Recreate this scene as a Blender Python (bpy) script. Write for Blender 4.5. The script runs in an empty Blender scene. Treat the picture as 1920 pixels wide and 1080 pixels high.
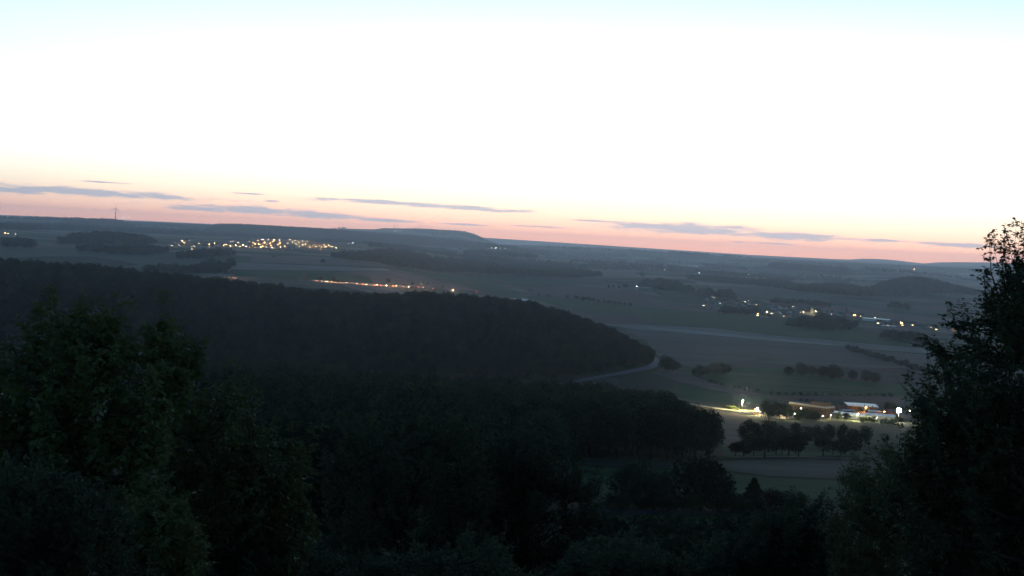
import bpy, bmesh, math, random
import numpy as np
from mathutils import Vector, Matrix
from mathutils.geometry import delaunay_2d_cdt

random.seed(7)
RNG = np.random.default_rng(7)
SC = bpy.context.scene
COL = SC.collection
R = math.radians

# ------------------------------------------------------------------ camera
ZC = 160.0                      # eye height above the valley datum, metres
FPX = 2638.0                    # focal length in photo pixels (1920 wide)
PITCH, ROLL = math.atan(90 / FPX), R(3.0)
EYE = Vector((0, 0, ZC))
_f = Vector((0, math.cos(PITCH), -math.sin(PITCH)))
_r0 = Vector((1, 0, 0)); _u0 = Vector((0, math.sin(PITCH), math.cos(PITCH)))
_r = _r0 * math.cos(ROLL) + _u0 * math.sin(ROLL)
_u = -_r0 * math.sin(ROLL) + _u0 * math.cos(ROLL)
cd = bpy.data.cameras.new('camera'); cam = bpy.data.objects.new('camera', cd); COL.objects.link(cam)
m = Matrix((_r, _u, -_f)).transposed().to_4x4(); m.translation = EYE
cam.matrix_world = m
cd.sensor_width = 36; cd.lens = 36 * FPX / 1920; cd.clip_start = .1; cd.clip_end = 120000
cd.dof.use_dof = True; cd.dof.focus_distance = 1500; cd.dof.aperture_fstop = 4.0
SC.camera = cam
SC.view_settings.view_transform = 'Standard'; SC.view_settings.look = 'None'
SC.view_settings.exposure = 0; SC.view_settings.gamma = 1
SC.cycles.max_bounces = 5; SC.cycles.diffuse_bounces = 2; SC.cycles.glossy_bounces = 2
SC.cycles.transmission_bounces = 3; SC.cycles.volume_bounces = 0
SC.cycles.use_denoising = True
SC.cycles.sample_clamp_indirect = 3

def pdir(px, py):
    """unit direction(s) through photo pixel(s)"""
    px = np.atleast_1d(np.asarray(px, float)); py = np.atleast_1d(np.asarray(py, float))
    d = np.outer(np.ones_like(px), _f) * FPX + np.outer(px - 960, _r) - np.outer(py - 540, _u)
    return d / np.linalg.norm(d, axis=1)[:, None]

# ------------------------------------------------------------------ world: clear sky after sunset
wd = bpy.data.worlds.new('World'); SC.world = wd; wd.use_nodes = True
nt = wd.node_tree; nt.nodes.clear()
def N(t, typ, **kw):
    n = t.nodes.new(typ)
    for k, v in kw.items():
        if k[0] == 'i' and k[1:].isdigit(): n.inputs[int(k[1:])].default_value = v
        else: setattr(n, k, v)
    return n
def L(t, a, b): t.links.new(a, b)
def M2(t, op, a, b=None, clamp=False):
    n = t.nodes.new('ShaderNodeMath'); n.operation = op; n.use_clamp = clamp
    for i, v in enumerate((a, b)):
        if v is None: continue
        if isinstance(v, (int, float)): n.inputs[i].default_value = v
        else: t.links.new(v, n.inputs[i])
    return n.outputs[0]
tc = N(nt, 'ShaderNodeTexCoord')
sep = N(nt, 'ShaderNodeSeparateXYZ'); L(nt, tc.outputs['Generated'], sep.inputs[0])
el = M2(nt, 'MULTIPLY', M2(nt, 'ARCSINE', sep.outputs[2]), 180 / math.pi)          # degrees
az = M2(nt, 'MULTIPLY', M2(nt, 'ARCTAN2', sep.outputs[0], sep.outputs[1]), 180 / math.pi)
t_el = M2(nt, 'SQRT', M2(nt, 'DIVIDE', M2(nt, 'MAXIMUM', el, 0.0), 90.0))
ramp = N(nt, 'ShaderNodeValToRGB'); L(nt, t_el, ramp.inputs[0])
SKYMAX = 2.6
SKY = [(0.0, (2.6, 1.02, .56)), (0.3, (2.25, 1.00, .60)), (0.6, (1.95, 1.07, .70)), (1.0, (1.78, 1.20, .84)), (1.6, (1.74, 1.42, 1.05)), (2.6, (1.80, 1.66, 1.36)), (3.6, (1.82, 1.80, 1.60)),
       (5.0, (1.62, 1.74, 1.68)), (7.5, (1.25, 1.62, 1.72)), (9.7, (.88, 1.30, 1.50)), (14, (.18, .37, .60)),
       (27, (.034, .078, .165)), (60, (.015, .035, .085)), (90, (.011, .027, .071))]
cr = ramp.color_ramp
for i, (e, c) in enumerate(SKY):
    p = math.sqrt(e / 90)
    x = cr.elements[0] if i == 0 else (cr.elements[1] if i == 1 else cr.elements.new(p))
    if i < 2: x.position = p
    x.color = (c[0] / SKYMAX, c[1] / SKYMAX, c[2] / SKYMAX, 1)
AZ_SUN = 8.0
ca = M2(nt, 'COSINE', M2(nt, 'MULTIPLY', M2(nt, 'SUBTRACT', az, AZ_SUN), math.pi / 180))
glow = M2(nt, 'POWER', M2(nt, 'MULTIPLY', M2(nt, 'ADD', ca, 1.0), .5), 7.0)
# towards the zenith the azimuth no longer matters
wz = M2(nt, 'MULTIPLY', M2(nt, 'MAXIMUM', el, 0.0), 1 / 70, True)
glow = M2(nt, 'ADD', glow, M2(nt, 'MULTIPLY', wz, M2(nt, 'SUBTRACT', 1.0, glow)))
azmix = N(nt, 'ShaderNodeMix', data_type='RGBA'); L(nt, glow, azmix.inputs[0])
azmix.inputs[6].default_value = (.10, .30, .46, 1); azmix.inputs[7].default_value = (1, 1, 1, 1)
mul = N(nt, 'ShaderNodeMix', data_type='RGBA', blend_type='MULTIPLY', i0=1.0)
L(nt, ramp.outputs[0], mul.inputs[6]); L(nt, azmix.outputs[2], mul.inputs[7])
# thin cloud banks low over the horizon
def azel(px, py):
    d = pdir(px, py)[0]
    return math.degrees(math.atan2(d[0], d[1])), math.degrees(math.asin(d[2]))
CLOUDS = [(150, 360, 250, 9), (30, 356, 120, 8), (300, 369, 90, 5), (470, 394, 190, 9), (610, 405, 110, 7), (720, 413, 90, 4), (790, 384, 230, 5), (680, 376, 110, 4), (900, 393, 110, 4),
          (205, 342, 62, 2), (465, 363, 40, 2), (510, 377, 16, 2.5), (1300, 430, 160, 13), (1220, 424, 120, 8),
          (1480, 443, 150, 8), (1110, 414, 60, 2.2), (1790, 459, 85, 5), (1660, 451, 70, 3), (870, 421, 70, 2), (1010, 425, 60, 2), (1440, 456, 70, 2)]
comb = N(nt, 'ShaderNodeCombineXYZ'); L(nt, az, comb.inputs[0]); L(nt, el, comb.inputs[1])
sc_n = N(nt, 'ShaderNodeVectorMath', operation='MULTIPLY'); L(nt, comb.outputs[0], sc_n.inputs[0]); sc_n.inputs[1].default_value = (.8, 6.5, 1)
no = N(nt, 'ShaderNodeTexNoise'); no.inputs['Scale'].default_value = 1.0; no.inputs['Detail'].default_value = 8; no.inputs['Roughness'].default_value = .66
L(nt, sc_n.outputs[0], no.inputs['Vector'])
best = None
for (px, py, hw, hh) in CLOUDS:
    a0, e0 = azel(px, py); k = 180 / math.pi / FPX
    s = N(nt, 'ShaderNodeVectorMath', operation='SUBTRACT'); L(nt, comb.outputs[0], s.inputs[0]); s.inputs[1].default_value = (a0, e0, 0)
    q = N(nt, 'ShaderNodeVectorMath', operation='MULTIPLY'); L(nt, s.outputs[0], q.inputs[0]); q.inputs[1].default_value = (1 / (hw * k), 1 / (hh * k), 0)
    ln = N(nt, 'ShaderNodeVectorMath', operation='LENGTH'); L(nt, q.outputs[0], ln.inputs[0])
    v = M2(nt, 'SUBTRACT', 1.0, ln.outputs[1])
    best = v if best is None else M2(nt, 'MAXIMUM', best, v)
dens = M2(nt, 'ADD', best, M2(nt, 'MULTIPLY', M2(nt, 'SUBTRACT', no.outputs[0], .5), 2.4))
mr = N(nt, 'ShaderNodeMapRange', interpolation_type='SMOOTHSTEP', i1=-.10, i2=.62, i3=0.0, i4=.82); L(nt, dens, mr.inputs[0])
ccol = N(nt, 'ShaderNodeMix', data_type='RGBA', blend_type='MULTIPLY', i0=1.0)
ccol.inputs[6].default_value = (.58 / SKYMAX, .62 / SKYMAX, .74 / SKYMAX, 1); L(nt, azmix.outputs[2], ccol.inputs[7])
skyc = N(nt, 'ShaderNodeMix', data_type='RGBA'); L(nt, mr.outputs[0], skyc.inputs[0]); L(nt, mul.outputs[2], skyc.inputs[6]); L(nt, ccol.outputs[2], skyc.inputs[7])
bg = N(nt, 'ShaderNodeBackground'); bg.inputs[1].default_value = SKYMAX; L(nt, skyc.outputs[2], bg.inputs[0])
wo = N(nt, 'ShaderNodeOutputWorld'); L(nt, bg.outputs[0], wo.inputs[0])
wd.cycles.sampling_method = 'MANUAL'; wd.cycles.sample_map_resolution = 1024

# ------------------------------------------------------------------ tagging helpers
def tag(o, label=None, cat=None, group=None, kind=None):
    if label: o['label'] = label
    if cat: o['category'] = cat
    if group: o['group'] = group
    if kind: o['kind'] = kind
    return o
def empty(name, loc, rz=0.0, parent=None):
    o = bpy.data.objects.new(name, None); COL.objects.link(o); o.location = loc; o.rotation_euler = (0, 0, rz)
    o.empty_display_size = .2; o.parent = parent
    return o
def link(name, me, parent=None, loc=(0, 0, 0), rz=0.0):
    o = bpy.data.objects.new(name, me); COL.objects.link(o); o.parent = parent; o.location = loc; o.rotation_euler = (0, 0, rz)
    return o
def mesh_np(name, verts, faces, mat=None, smooth=False):
    """verts (n,3), faces (k,3|4) int arrays"""
    me = bpy.data.meshes.new(name); verts = np.asarray(verts, np.float32); faces = np.asarray(faces, np.int32)
    k, c = faces.shape
    me.vertices.add(len(verts)); me.vertices.foreach_set('co', verts.ravel())
    me.loops.add(k * c); me.loops.foreach_set('vertex_index', faces.ravel())
    me.polygons.add(k); me.polygons.foreach_set('loop_start', np.arange(0, k * c, c, dtype=np.int32))
    me.polygons.foreach_set('use_smooth', np.full(k, smooth, bool))
    if mat: me.materials.append(mat)
    me.update(calc_edges=True); return me
class MB:
    """collects boxes, prisms and tubes for one mesh"""
    def __init__(s): s.v, s.f = [], []
    def add(s, vs, fs):
        o = len(s.v); s.v += [tuple(v) for v in vs]; s.f += [tuple(i + o for i in f) for f in fs]; return s
    def box(s, x0, y0, z0, x1, y1, z1):
        return s.add([(x0, y0, z0), (x1, y0, z0), (x1, y1, z0), (x0, y1, z0), (x0, y0, z1), (x1, y0, z1), (x1, y1, z1), (x0, y1, z1)],
                     [(0, 3, 2, 1), (4, 5, 6, 7), (0, 1, 5, 4), (1, 2, 6, 5), (2, 3, 7, 6), (3, 0, 4, 7)])
    def tube(s, pts, rad, n=8, cap=True):
        pts = [Vector(p) for p in pts]; rings = []
        for i, p in enumerate(pts):
            t = (pts[min(i + 1, len(pts) - 1)] - pts[max(i - 1, 0)]).normalized()
            a = t.cross(Vector((0, 0, 1)) if abs(t.z) < .9 else Vector((1, 0, 0))).normalized(); b = t.cross(a)
            r = rad[i] if hasattr(rad, '__len__') else rad
            rings.append([p + (a * math.cos(2 * math.pi * k / n) + b * math.sin(2 * math.pi * k / n)) * r for k in range(n)])
        vs = [v for q in rings for v in q]
        fs = [(i * n + k, i * n + (k + 1) % n, (i + 1) * n + (k + 1) % n, (i + 1) * n + k) for i in range(len(pts) - 1) for k in range(n)]
        if cap: fs += [tuple(range(n))[::-1], tuple((len(pts) - 1) * n + k for k in range(n))]
        return s.add(vs, fs)
    def ball(s, c, r, nu=10, nv=6, sx=1, sy=1, sz=1):
        vs = [(c[0], c[1], c[2] + r * sz)]
        for j in range(1, nv):
            t = math.pi * j / nv
            vs += [(c[0] + sx * r * math.sin(t) * math.cos(2 * math.pi * k / nu), c[1] + sy * r * math.sin(t) * math.sin(2 * math.pi * k / nu), c[2] + sz * r * math.cos(t)) for k in range(nu)]
        vs.append((c[0], c[1], c[2] - r * sz)); e = len(vs) - 1
        fs = [(0, 1 + k, 1 + (k + 1) % nu) for k in range(nu)]
        for j in range(nv - 2):
            fs += [(1 + j * nu + k, 1 + (j + 1) * nu + k, 1 + (j + 1) * nu + (k + 1) % nu, 1 + j * nu + (k + 1) % nu) for k in range(nu)]
        fs += [(e, 1 + (nv - 2) * nu + (k + 1) % nu, 1 + (nv - 2) * nu + k) for k in range(nu)]
        return s.add(vs, fs)
    def mesh(s, name, mat, smooth=False):
        me = bpy.data.meshes.new(name); me.from_pydata(s.v, [], s.f); me.materials.append(mat)
        if smooth: me.polygons.foreach_set('use_smooth', [True] * len(me.polygons))
        me.update(); return me
    def build(s, name, mat, parent=None, smooth=False): return link(name, s.mesh(name, mat, smooth), parent)

# ------------------------------------------------------------------ materials
def mat_base(name):
    mt = bpy.data.materials.new(name); mt.use_nodes = True; t = mt.node_tree
    return mt, t, t.nodes['Principled BSDF']
def surf(name, col, rough=.85, var=.25, scale=.2, detail=4, bump=0.0, spec=.3, obj_random=0.0, metallic=0.0, streak=None):
    """noise-varied procedural surface in world coordinates"""
    mt, t, b = mat_base(name)
    g = N(t, 'ShaderNodeNewGeometry'); n = N(t, 'ShaderNodeTexNoise'); n.inputs['Scale'].default_value = scale; n.inputs['Detail'].default_value = detail
    if streak is None: L(t, g.outputs['Position'], n.inputs['Vector'])
    else:
        mp = N(t, 'ShaderNodeMapping'); mp.inputs['Rotation'].default_value = (0, 0, streak); mp.inputs['Scale'].default_value = (.12, 1.6, 1); L(t, g.outputs['Position'], mp.inputs[0]); L(t, mp.outputs[0], n.inputs['Vector'])
    mx = N(t, 'ShaderNodeMix', data_type='RGBA')
    mx.inputs[6].default_value = tuple(c * (1 - var) for c in col) + (1,); mx.inputs[7].default_value = tuple(min(1, c * (1 + var)) for c in col) + (1,)
    mrn = N(t, 'ShaderNodeMapRange', i1=.3, i2=.7); L(t, n.outputs[0], mrn.inputs[0]); L(t, mrn.outputs[0], mx.inputs[0])
    out = mx.outputs[2]
    if obj_random:
        oi = N(t, 'ShaderNodeObjectInfo'); hs = N(t, 'ShaderNodeHueSaturation'); L(t, out, hs.inputs['Color'])
        L(t, M2(t, 'ADD', M2(t, 'MULTIPLY', oi.outputs['Random'], obj_random), 1 - obj_random / 2), hs.inputs['Value'])
        L(t, M2(t, 'ADD', M2(t, 'MULTIPLY', oi.outputs['Random'], .06), .47), hs.inputs['Hue']); out = hs.outputs[0]
    L(t, out, b.inputs['Base Color']); b.inputs['Roughness'].default_value = rough; b.inputs['Specular IOR Level'].default_value = spec; b.inputs['Metallic'].default_value = metallic
    if bump:
        bp = N(t, 'ShaderNodeBump'); bp.inputs['Strength'].default_value = bump; L(t, n.outputs[0], bp.inputs['Height']); L(t, bp.outputs[0], b.inputs['Normal'])
    return mt
def foliage(name, col, rough=.55, spec=.3, var=.5, scale=1.0, trans=.25):
    mt, t, b = mat_base(name)
    g = N(t, 'ShaderNodeNewGeometry'); n = N(t, 'ShaderNodeTexNoise'); n.inputs['Scale'].default_value = scale; n.inputs['Detail'].default_value = 3
    L(t, g.outputs['Position'], n.inputs['Vector']); oi = N(t, 'ShaderNodeObjectInfo')
    k = M2(t, 'ADD', M2(t, 'MULTIPLY', n.outputs[0], .5), M2(t, 'ADD', M2(t, 'MULTIPLY', g.outputs['Random Per Island'], .25), M2(t, 'MULTIPLY', oi.outputs['Random'], .55)))
    mrn = N(t, 'ShaderNodeMapRange', i1=.3, i2=1.0); L(t, k, mrn.inputs[0])
    mx = N(t, 'ShaderNodeMix', data_type='RGBA'); L(t, mrn.outputs[0], mx.inputs[0])
    mx.inputs[6].default_value = (col[0] * (1 - var), col[1] * (1 - var), col[2] * (1 - var), 1)
    mx.inputs[7].default_value = (col[0] * (1 + var) * 1.1, col[1] * (1 + var), col[2] * (1 + var * .6), 1)
    L(t, mx.outputs[2], b.inputs['Base Color']); b.inputs['Roughness'].default_value = rough; b.inputs['Specular IOR Level'].default_value = spec
    tr = N(t, 'ShaderNodeBsdfTranslucent'); L(t, mx.outputs[2], tr.inputs[0])
    ms = N(t, 'ShaderNodeMixShader', i0=trans); L(t, b.outputs[0], ms.inputs[1]); L(t, tr.outputs[0], ms.inputs[2])
    L(t, ms.outputs[0], t.nodes['Material Output'].inputs[0]); return mt
def emit(name, col, strength):
    mt, t, b = mat_base(name)
    b.inputs['Base Color'].default_value = (.8, .8, .8, 1); b.inputs['Emission Color'].default_value = col + (1,); b.inputs['Emission Strength'].default_value = strength
    return mt

# the open country: a mosaic of small fields that only shows where no single field is laid over it
def country_material():
    mt, t, b = mat_base('country_quilt')
    g = N(t, 'ShaderNodeNewGeometry'); mp = N(t, 'ShaderNodeMapping'); mp.inputs['Rotation'].default_value = (0, 0, .5); mp.inputs['Scale'].default_value = (1 / 420, 1 / 190, 0)
    L(t, g.outputs['Position'], mp.inputs[0])
    vo = N(t, 'ShaderNodeTexVoronoi', voronoi_dimensions='2D'); vo.inputs['Scale'].default_value = 1; vo.inputs['Randomness'].default_value = .8; L(t, mp.outputs[0], vo.inputs['Vector'])
    sp = N(t, 'ShaderNodeSeparateColor'); L(t, vo.outputs['Color'], sp.inputs[0])
    rp = N(t, 'ShaderNodeValToRGB'); rp.color_ramp.interpolation = 'CONSTANT'; L(t, sp.outputs[0], rp.inputs[0])
    cols = [(.07, .095, .045), (.16, .135, .09), (.10, .13, .06), (.24, .205, .14), (.085, .11, .05), (.13, .105, .075), (.19, .18, .11)]
    for i, c in enumerate(cols):
        e = rp.color_ramp.elements[i] if i < 2 else rp.color_ramp.elements.new(i / len(cols))
        e.position = i / len(cols); e.color = c + (1,)
    n = N(t, 'ShaderNodeTexNoise'); n.inputs['Scale'].default_value = .012; n.inputs['Detail'].default_value = 7; L(t, g.outputs['Position'], n.inputs['Vector'])
    mx = N(t, 'ShaderNodeMix', data_type='RGBA', blend_type='MULTIPLY', i0=.7); L(t, rp.outputs[0], mx.inputs[6])
    r2 = N(t, 'ShaderNodeMapRange', i1=.3, i2=.7, i3=.6, i4=1.3); L(t, n.outputs[0], r2.inputs[0]); L(t, r2.outputs[0], mx.inputs[7])
    # the hillside under the viewpoint and its foot are rough grass
    le = N(t, 'ShaderNodeVectorMath', operation='LENGTH'); L(t, g.outputs['Position'], le.inputs[0])
    nr = N(t, 'ShaderNodeMapRange', i1=1000, i2=1500); L(t, le.outputs[1], nr.inputs[0])
    m3 = N(t, 'ShaderNodeMix', data_type='RGBA'); L(t, nr.outputs[0], m3.inputs[0]); m3.inputs[6].default_value = (.055, .075, .035, 1); L(t, mx.outputs[2], m3.inputs[7])
    L(t, m3.outputs[2], b.inputs['Base Color']); b.inputs['Roughness'].default_value = .95; b.inputs['Specular IOR Level'].default_value = .1
    return mt
MT = {
    'country': country_material(),
    'stubble': surf('stubble', (.36, .31, .24), .95, .22, .025, 6, spec=.1, streak=.15),
    'straw': surf('straw', (.54, .49, .40), .95, .2, .03, 6, spec=.1, streak=.12),
    'tan': surf('tan_field', (.235, .165, .125), .95, .22, .022, 6, spec=.1, streak=-.25),
    'brown': surf('brown_field', (.18, .115, .088), .95, .22, .022, 6, spec=.1, streak=.3),
    'red': surf('red_soil', (.185, .082, .065), .95, .22, .022, 6, spec=.1, streak=-.4),
    'green': surf('green_field', (.026, .110, .030), .9, .28, .022, 6, spec=.08, streak=.1),
    'crop': surf('dark_crop', (.034, .052, .030), .9, .28, .025, 6, spec=.08, streak=.5),
    'meadow': surf('meadow', (.055, .120, .042), .9, .25, .035, 6, spec=.08, streak=-.1),
    'pale': surf('pale_meadow', (.115, .135, .088), .9, .22, .03, 6, spec=.1, streak=.05),
    'asphalt_pale': surf('worn_pale_asphalt', (.20, .20, .21), .8, .12, .3, 4, spec=.3),
    'asphalt': surf('asphalt', (.075, .072, .085), .95, .15, .3, 4, spec=.08),
    'gravel': surf('gravel_track', (.30, .28, .24), .9, .2, .2, 5, spec=.2),
    'bark': surf('bark', (.05, .042, .034), .95, .4, 3, 5, spec=.1),
    'leaf_wood': foliage('wood_leaf', (.030, .048, .024), .75, .12, .55, .05),
    'leaf_far': foliage('far_leaf', (.034, .048, .028), .7, .15, .4, .02),
    'leaf_right': foliage('maple_leaf', (.105, .115, .058), .6, .2, .5, .9, .3),
    'leaf_left': foliage('walnut_leaf', (.112, .128, .050), .5, .25, .45, .9, .3),
    'leaf_bush': foliage('thorn_leaf', (.095, .104, .056), .6, .18, .5, .8, .25),
    'leaf_pale': foliage('sloe_leaf', (.095, .122, .066), .6, .2, .5, .6, .25),
    'leaf_lamplit': foliage('lamplit_leaf', (.11, .15, .045), .6, .3, .5, .5),  # brighter leaf colour carrying the lamplight on the bushes
    'plaster': surf('white_plaster', (.38, .36, .33), .9, .12, .5, 4, obj_random=.3),
    'plaster_ochre': surf('ochre_plaster', (.34, .26, .17), .9, .12, .5, 4, obj_random=.3),
    'tile': surf('clay_roof', (.17, .085, .06), .85, .3, .8, 4, obj_random=.4),
    'slate': surf('slate_roof', (.10, .10, .11), .7, .3, .8, 4, obj_random=.4),
    'sheet': surf('sheet_metal_roof', (.62, .66, .72), .32, .12, .4, 4, spec=.5, metallic=.75),
    'lane': surf('pale_concrete_lane', (.55, .52, .46), .9, .12, .3, 4, spec=.2),
    'sheet_dark': surf('grey_sheet_cladding', (.22, .23, .25), .55, .2, .4, 4),
    'fascia': surf('white_fascia', (.72, .70, .66), .7, .08, .4),
    'timber': surf('brown_timber', (.12, .075, .05), .8, .3, 1.5, 5),
    'concrete': surf('concrete', (.36, .35, .33), .9, .15, .6, 5),
    'steel': surf('galvanised_steel', (.42, .43, .44), .5, .1, 2, 3, metallic=.4),
    'white': surf('white_gelcoat', (.72, .72, .72), .5, .05, 1, 2),
    'glass': surf('dark_glass', (.03, .035, .04), .15, .1, 1, 2, spec=.6),
    'paint_dark': surf('car_paint_dark', (.05, .055, .07), .3, .1, 2, 2, spec=.6),
    'paint_silver': surf('car_paint_silver', (.4, .41, .43), .3, .1, 2, 2, spec=.6),
    'rubber': surf('rubber', (.03, .03, .03), .9, .1, 4, 2),
    'lit_window': emit('lit_window', (1.0, .60, .25), 7.0),
    'lit_window_white': emit('lit_window_white', (.95, 1.0, .80), 6.0),
    'lamp_warm': emit('sodium_lamp', (1.0, .40, .11), 190.0),
    'lamp_white': emit('mercury_lamp', (1.0, .70, .36), 190.0),
    'lamp_cold': emit('cold_lamp', (.85, .95, 1.0), 90.0),
    'lamp_near': emit('near_lamp', (1.0, .90, .62), 30.0),
    'lamp_orange': emit('orange_lamp', (1.0, .45, .14), 60.0),
    'flood': emit('flood_lamp', (1.0, .97, .85), 220.0),
    'headlight': emit('headlight', (1.0, .55, .26), 34.0),
    'taillight': emit('taillight', (1.0, .10, .05), 55.0),
    'beacon': emit('beacon', (1.0, .85, .75), 60.0),
}

# ------------------------------------------------------------------ the lie of the land (heights relative to the eye)
_BD = np.array([0, 4, 12, 25, 60, 100, 180, 250, 340, 420, 500, 600, 800, 1000, 1200, 1450, 1700, 2100, 3200, 4200, 6000, 8000, 12000, 18000, 26000, 50000, 90000], float)
_BZ = np.array([-1.8, -2.0, -3.6, -7.6, -17, -27, -44, -55, -65, -71, -77, -86, -103, -118, -131, -139, -143, -147, -147, -137, -124, -126, -120, -105, -95, -110, -150], float)
def pchip(xs, ys):
    h = np.diff(xs); dl = np.diff(ys) / h; mm = np.zeros(len(xs)); p, q = dl[:-1], dl[1:]; ok = p * q > 0
    mm[1:-1][ok] = 2 * p[ok] * q[ok] / (p[ok] + q[ok])
    mm[0], mm[-1] = dl[0], dl[-1]
    def f(x):
        x = np.clip(x, xs[0], xs[-1]); i = np.clip(np.searchsorted(xs, x) - 1, 0, len(xs) - 2); t = (x - xs[i]) / h[i]
        return ys[i] * (1 + 2 * t) * (1 - t) ** 2 + mm[i] * h[i] * t * (1 - t) ** 2 + ys[i + 1] * t * t * (3 - 2 * t) + mm[i + 1] * h[i] * t * t * (t - 1)
    return f
_base = pchip(_BD, _BZ)
# west of the valley the land is a higher plateau
_LD = np.array([0, 1450, 1700, 2100, 2640, 3600, 4400, 5200, 6500, 9500, 12000, 18000, 26000, 90000], float)
_LZ = np.array([0, -139, -133, -116, -100, -82, -75, -69, -64, -72, -80, -85, -90, -150], float)
_plat = pchip(_LD, _LZ)
# the wooded spur: its height above the valley along the ridge, which runs across the view 1.7 km out
_spurA = pchip(np.array([-3000, -1200, -620, -310, -200, -100, 0, 64, 122, 165, 215, 4000.]), np.array([60, 70, 71, 57, 50, 56, 54, 42, 24, 8, 0, 0.]))
# ridges: distance, half depth, and the skyline each makes as (bearing in photo px, drop below eye level in px)
RIDGES = [
    (24000, 2600, [(-3000, 3), (0, 3), (150, 1), (300, 0), (600, -2), (905, -1.6), (1000, -.6), (1200, 1.8), (1400, 4.4), (1560, 4.0), (1590, 3.4), (1612, .6), (1640, -.4), (1672, .1), (1700, 2), (1728, 3.4), (1755, 0), (1800, -2.6), (1850, -4.5), (1920, -5), (5000, -3)]),
    (14200, 1300, [(-3000, 30), (540, 20), (600, 1), (640, -5), (700, -6.4), (712, -9.6), (730, -10), (790, -12.6), (850, -12), (878, -9.5), (892, -5), (908, 2), (940, 12), (980, 30), (5000, 40)]),
    (10500, 1000, [(-3000, 9), (0, 8.5), (70, 6.3), (150, 4.2), (250, 2.4), (300, 1.5), (370, .8), (420, 1.6), (500, 1.4), (600, 1.5), (700, 4.5), (800, 7), (900, 12), (1000, 19), (1100, 30), (5000, 40)]),
    (18000, 1100, [(-3000, 60), (930, 40), (1000, 6), (1150, 4.5), (1300, 6), (1420, 7.5), (1560, 6.5), (1640, 5.5), (1720, 7), (1800, 4), (1900, 3), (5000, 3)]),
    (7600, 420, [(-3000, 90), (700, 60), (800, 33), (900, 28), (1000, 31), (1100, 36), (1200, 34), (1300, 39), (1400, 46), (1500, 60), (5000, 90)]),
    (12500, 900, [(-3000, 40), (860, 30), (920, 10), (1000, 7.7), (1200, 7.2), (1400, 10), (1500, 9), (1600, 8.5), (1750, 8), (1900, 8), (5000, 9)]),
    (9200, 700, [(-3000, 60), (1350, 40), (1440, 21), (1560, 23), (1620, 19.5), (1680, 20), (1760, 25), (1840, 33), (1900, 40), (5000, 60)]),
    (5600, 330, [(-3000, 90), (1560, 70), (1640, 52), (1690, 38), (1720, 36), (1745, 38), (1790, 47), (1830, 54), (1880, 64), (5000, 90)]),
    (4750, 300, [(-3000, 90), (40, 60), (100, 44), (150, 36), (210, 32), (260, 36), (310, 44), (370, 60), (5000, 90)]),
]
_RF = [(d, s, np.array([p[0] for p in pr], float), np.array([p[1] for p in pr], float)) for d, s, pr in RIDGES]
def H(X, Y):
    X = np.asarray(X, float); Y = np.asarray(Y, float)
    d = np.hypot(X, Y); de = np.hypot(X * .5, np.maximum(Y, 0)); de = np.where(d > 2500, np.maximum(de, d * .8), de)
    z = _base(de)
    wl = np.clip((980 - (960 + FPX * X / np.maximum(Y, 1))) / 330, 0, 1); wl = wl * wl * (3 - 2 * wl) * np.clip((de - 2050) / 500, 0, 1)
    z = z + wl * (_plat(de) - z)
    q = (Y - 1700) / np.where(Y < 1700, 430.0, 520.0)
    z = z + _spurA(X) * np.where(np.abs(q) < 1, np.cos(q * math.pi / 2) ** 2, 0)
    w = np.clip((d - 1900) / 2600, 0, 1) * (1 - .6 * wl)
    z = z + w * (4.5 * np.sin(X / 410 + .7) * np.cos(Y / 690 + 1.1) + 4.0 * np.sin((X + Y) / 820 + .4) + 3.0 * np.sin(X / 260 - Y / 900))
    bear = np.where(Y > 1, 960 + FPX * X / np.maximum(Y, 1), np.where(X > 0, 5000, -3000))
    for dist, s, px, v in _RF:
        zr = -np.interp(bear, px, v) / FPX * dist
        g = np.exp(-((d - dist) / s) ** 2)
        z = z + np.maximum(zr - z, 0) * g
    return z
def ground(X, Y): return H(X, Y) + ZC
_steps = np.geomspace(8, 26000, 620)
def cast(px, py):
    """photo pixels -> points on the land"""
    d = pdir(px, py); out = np.zeros((len(d), 3))
    for i in range(0, len(d), 400):
        q = d[i:i + 400]; P = q[:, None, :] * _steps[None, :, None]
        below = P[..., 2] < H(P[..., 0], P[..., 1]); below[:, -1] = True
        k = np.maximum(below.argmax(1), 1); lo = _steps[k - 1]; hi = _steps[k]
        for _ in range(14):
            mid = (lo + hi) / 2; p = q * mid[:, None]; b = p[:, 2] < H(p[:, 0], p[:, 1])
            hi = np.where(b, mid, hi); lo = np.where(b, lo, mid)
        p = q * hi[:, None]; out[i:i + 400] = np.c_[p[:, :2], H(p[:, 0], p[:, 1]) + ZC]
    return out
def at(px, py): return Vector(cast(px, py)[0])
def at_dist(px, d):
    x = (px - 960) / FPX * d; return Vector((x, d, float(ground(x, d))))

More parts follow.
